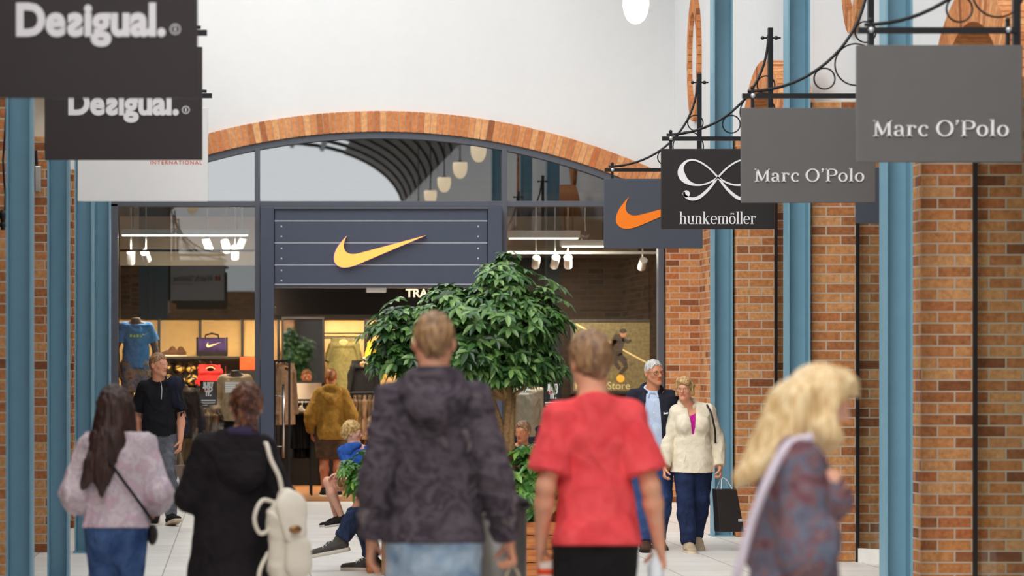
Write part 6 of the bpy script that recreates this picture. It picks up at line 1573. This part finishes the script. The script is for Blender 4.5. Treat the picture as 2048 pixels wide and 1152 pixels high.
for sd in 'LR': shoe(p, s, sd, m_cloth('brown_leather', (78, 52, 38)) if sd == 'L' else bpy.data.materials['brown_leather'], m_darkshoe)

s = skeleton(1.61, 1.02, 1.02, True, over={'head': (-.052, -.03, .928), 'neck': (-.028, .008, .822), 'chest': (-.008, 0, .715), 'elL': (.145, .03, .635), 'wrL': (.150, -.02, .482), 'elR': (-.145, .02, .63), 'wrR': (-.165, -.03, .480), 'anR': (-.045, -.13, .043), 'toR': (-.045, -.235, .018), 'knR': (-.05, -.05, .285), 'anL': (.035, .13, .075), 'toL': (.045, .045, .018), 'knL': (.045, .02, .285)}, head=(-24, 2, 0))
s.brow = h_bob; Y = F_PX/216 - .12
p = make_person('older woman with short honey hair in a cream jacket and dark jeans', (wx(1386, Y), Y, 0), 0, s, sk_l, lp_l, {'L': dict(curl=55, palm=(-1, .1, 0), thumb=(0, -1, 0)), 'R': dict(curl=45, palm=(1, 0, 0), thumb=(0, -1, 0))}, h=.005)
f = Field(s.hc - .22, s.hc + .22, .0055); st = folds(.007, 70, .3, (1, 1, .5))
f.ell(hp(s, 0, .06, .13), V3(.375, .44, .40)*s.hs, 0, s.R, fold=st)
for sg in (-1, 1): f.cone(hp(s, sg*.30, .06, .10), hp(s, sg*.33, .0, -.22), .12*s.hs, .09*s.hs, .02, fold=st)
f.cone(hp(s, 0, .28, .05), hp(s, 0, .26, -.28), .24*s.hs, .17*s.hs, .03, fold=st); f.cone(hp(s, -.2, -.26, .34), hp(s, .22, -.30, .26), .12*s.hs, .12*s.hs, .02, fold=st)
f.ell(hp(s, 0, -.36, -.14), V3(.25, .28, .35)*s.hs, .012, s.R, 'sub'); f.mesh('hair', h_bob, p)
glasses(p, s, m_plain('thin_metal', (150, 130, 110), .3, .6))
m_mag = m_cloth('magenta_top', (196, 30, 150), (170, 20, 130)); m_cream = m_cloth('cream_fleece', (236, 226, 204), (226, 214, 190), fold=.4)
t = top(p, s, m_mag, .008, .5, .0, (0, 0, 0), .0085, .004, .4, 'top', neck=.806)
H = s.H
jk = top(p, s, m_cream, .016, .452, 1.96, (.012, .012, .014), .0075, .006, .3, 'fleece_jacket', neck=.848, hemr=.122, f0=20, open_front=openj(lambda z: np.where(z > .67*H, -.016*H - (z - .67*H)*.14, 9), lambda z: np.where(z > .67*H, -.006*H + (z - .67*H)*.12, -9)))
f = Field(s.J['neck'] - .2, s.J['neck'] + .2, .006); ring(f, s.J['neck'] + V3(0, .01, .03), .070, .020, (0, -.7, 1), .01, (1.1, 1)); f.ell(s.J['neck'] + V3(0, -.10, .0), (.045, .08, .12), .01, None, 'sub'); f.mesh('collar', m_cream, jk)
mb = MB(); mb.box(-.022, -.016, -.02, 0, .46*H, .67*H)
strap(jk, [(.075*H, -.03*H, .835*H), (.09*H, -.085*H, .79*H), (.10*H, -.098*H, .74*H), (.115*H, -.075*H, .68*H), (.125*H, -.02*H, .62*H)], .009, m_strapb, 'bag_strap')
mb = MB()
for x in (-.055, .06): mb.tube([(x*H, -.108*H, .555*H), (x*1.25*H, -.106*H, .50*H)], .003, 6)
mb.build('pocket_seam', m_plain('seam_shadowless', (206, 194, 168), .8), jk)
trousers(p, s, m_jeand, 1.99, (.008, .016, .026), .485, .0085, .006, .2, 'jeans')
for sd in 'LR': shoe(p, s, sd, m_beigeshoe, m_sole, 1.05)
q = to_world(p, s.J['knkL'])
bg = thing('shopping_bag', 'black paper shopping bag carried by the older woman', 'bag', (q.x + .02, q.y - .01, q.z - .02), .25)
mb = MB(); vs = [(-.085, -.05, -.105), (.115, -.05, -.105), (.115, .05, -.105), (-.085, .05, -.105), (-.055, -.065, -.50), (.185, -.065, -.50), (.185, .065, -.50), (-.055, .065, -.50)]
mb.add(vs, [(0,1,2,3), (7,6,5,4), (0,4,5,1), (1,5,6,2), (2,6,7,3), (3,7,4,0)]); mb.build('paper_body', m_plain('black_paper', (44, 40, 40), .45, var=.12, scale=6, bump=.3), bg, bevel=.004)
for yy in (-.05, .05):
    mb = MB(); mb.tube([(-.04, yy, -.105), (-.02, yy*.3, -.02), (0, 0, 0), (.03, yy*.3, -.02), (.07, yy, -.105)], .003, 6); mb.build('handle', M_TRIM, bg)
mb = MB(); 
for i in range(4): mb.box(.125 + i*.013, .133 + i*.013, -.070, -.062, -.405, -.38)
mb.build('print', M_LGREY, bg)

# --- man in mustard hoodie inside the shop ------------------------------------
s = skeleton(1.71, 1.05, 1.05, over={'elL': (.158, .03, .64), 'wrL': (.150, -.05, .50), 'elR': (-.158, .03, .64), 'wrR': (-.150, -.05, .50)}, head=(0, 6, 0))
s.brow = h_ginger; Y = 38.75
p = make_person('man seen from behind in a mustard hoodie inside the shop entrance', (wx(662, Y), Y, 0), PI, s, sk_t, lp_t, {'L': dict(curl=35), 'R': dict(curl=35)}, h=.0075)
short_hair(p, s, h_ginger, .03, [(-.6, .33), (-.30, .27), (-.20, .14), (-.05, .08), (.03, -.02), (.12, -.14), (.30, -.26), (.6, -.26)], .015, h=.006)
m_must = m_cloth('mustard_jersey', (176, 134, 58), (150, 110, 44), fold=.45)
j = top(p, s, m_must, .026, .438, 1.97, (.014, .018, .012), .009, .009, .4, 'hoodie', neck=.858, hemr=.098, f0=19)
nk = s.J['neck']; f = Field(nk - .3, nk + .2, .008); fo = folds(.006, 22, .3)
ring(f, nk + V3(0, .02, .03), .075, .030, (0, -.5, 1), .02, (1.2, 1)); f.cone(nk + V3(-.12, .05, -.02), nk + V3(0, .125, -.11), .04, .055, .05, fold=fo); f.cone(nk + V3(.12, .05, -.02), nk + V3(0, .125, -.11), .04, .055, .05, fold=fo)
f.ell(nk + V3(0, .02, .12), (.08, .08, .13), .01, None, 'sub'); f.mesh('hood', m_must, j)
trousers(p, s, m_cloth('brown_cargo', (92, 72, 56), (74, 58, 46)), .95, (.03, .04, .03), .54, .01, .008, .2, 'cargo_shorts')
for sd in 'LR': shoe(p, s, sd, m_darkshoe, m_sole)

# --- seated man with crossed legs ---------------------------------------------
s = skeleton(1.78, 1.0, 1.0, over={'pel': (0, 0, .515), 'waist': (0, -.015, .60), 'chest': (0, -.065, .70), 'neck': (0, -.115, .80), 'head': (0, -.158, .897), 'shL': (.104, -.10, .787), 'shR': (-.104, -.10, .787), 'elL': (.13, -.19, .64), 'wrL': (.05, -.29, .66), 'elR': (-.13, -.19, .64), 'wrR': (-.04, -.30, .62),
    'hipL': (.05, 0, .515), 'hipR': (-.05, 0, .515), 'knL': (.03, -.212, .600), 'anL': (.035, -.335, .372), 'toL': (.05, -.445, .325), 'knR': (-.055, -.235, .520), 'anR': (-.055, -.18, .280), 'toR': (-.06, -.285, .254)}, head=(-4, 8, 0))
s.brow = h_light; Y = 23.95
p = make_person('seated man with crossed legs in dark jeans and a grey canvas shoe', (1.45, Y, -.417), -PI/2, s, sk_l, lp_l, {'L': dict(curl=35, palm=(0, -.3, 1)), 'R': dict(curl=35, palm=(0, -.3, 1))}, h=.006)
short_hair(p, s, h_bob, .035, [(-.6, .32), (-.30, .26), (-.20, .12), (-.05, .05), (.03, -.02), (.12, -.14), (.30, -.28), (.6, -.28)], .03)
top(p, s, m_cloth('blue_shirt', (60, 84, 130)), .014, .50, 1.95, (.01, .012, .01), .008, .006, .4, 'shirt', neck=.815)
m_jeank = m_denim('ink_denim', (28, 38, 62), (58, 74, 108))
trousers(p, s, m_jeank, 1.93, (.010, .018, .022), .58, .0075, .010, .7, 'jeans')
for sd in 'LR':
    sh = shoe(p, s, sd, m_shoeg, m_solew, 1.0); a_, t_ = s.J['an'+sd], s.J['to'+sd]
    mb = MB()
    for i in range(4):
        c_ = a_ + (t_ - a_)*(.34 + .13*i) + V3(0, 0, .052 - .007*i); mb.tube([c_ + V3(-.035, 0, -.018), c_ + V3(0, 0, .004), c_ + V3(.035, 0, -.018)], .0045, 6)
    mb.build('laces', M_TRIM, sh, True)

# --- child in blue hoodie -----------------------------------------------------
s = skeleton(1.12, 1.02, 1.0, over={'pel': (-.02, 0, .515), 'waist': (.0, .0, .60), 'chest': (.04, .0, .675), 'neck': (.078, .0, .762), 'head': (.090, -.01, .868), 'shL': (.155, .005, .735), 'shR': (-.02, .005, .735), 'elL': (.10, .085, .60), 'wrL': (.185, .085, .575), 'elR': (-.10, -.02, .66), 'wrR': (-.16, -.05, .72),
    'hipL': (.01, .035, .515), 'hipR': (.01, -.05, .515), 'knL': (.275, .05, .508), 'anL': (.165, .05, .235), 'toL': (.255, .06, .195), 'knR': (.265, -.06, .500), 'anR': (.20, -.06, .225), 'toR': (.29, -.06, .19)}, head=(-92, 0, 0), hscale=1.22)
s.brow = h_tow; Y = 24.12
p = make_person('small child with curly fair hair in a blue hoodie on the seated man\'s lap', (1.065, Y, .165), PI, s, sk_p, lp_p, {'L': dict(curl=25, palm=(0, 0, -1), thumb=(0, 1, 0), size=1.1), 'R': dict(curl=25)}, h=.005)
short_hair(p, s, h_tow, .07, [(-.6, .30), (-.30, .22), (-.20, .08), (-.05, .02), (.03, -.06), (.12, -.2), (.30, -.30), (.6, -.30)], .02, A=.012)
m_blueh = m_cloth('blue_jersey', (56, 104, 190), (40, 84, 168), fold=.45)
j = top(p, s, m_blueh, .018, .50, 1.93, (.008, .012, .008), .0065, .007, .4, 'hoodie', neck=.772, f0=28)
nk = s.J['neck']; f = Field(nk - .2, nk + .15, .006); ring(f, nk + V3(.01, .01, .0), .058, .022, (.2, -.2, 1), .015); f.ell(nk + V3(.055, .05, -.035), (.055, .045, .06), .03); f.ell(nk + V3(-.02, -.01, .06), (.055, .055, .07), .01, None, 'sub'); f.mesh('hood', m_blueh, j)
trousers(p, s, m_cloth('khaki_cotton', (196, 168, 124), (176, 148, 104)), .80, (.012, .02, .02), .56, .0075, .006, .3, 'shorts')
for sd in 'LR': shoe(p, s, sd, m_darkshoe, m_solew)

# --- child standing behind the planter ----------------------------------------
s = skeleton(1.20, 1.0, .95, over={}, head=(-35, 4, 0), hscale=1.15); s.brow = h_brown
p = make_person('child with brown hair standing behind the planter, by the tree trunk', (wx(1045, 25.6), 25.6, 0), 0, s, sk_t, lp_t, {}, h=.0065)
short_hair(p, s, h_brown, .05)
top(p, s, m_beige, .014, .5, .8, (.01, .01, .01), .008); trousers(p, s, m_jeand, 2.0, (.006, .01, .01), .58, .009)
for sd in 'LR': shoe(p, s, sd, m_darkshoe, m_solew)
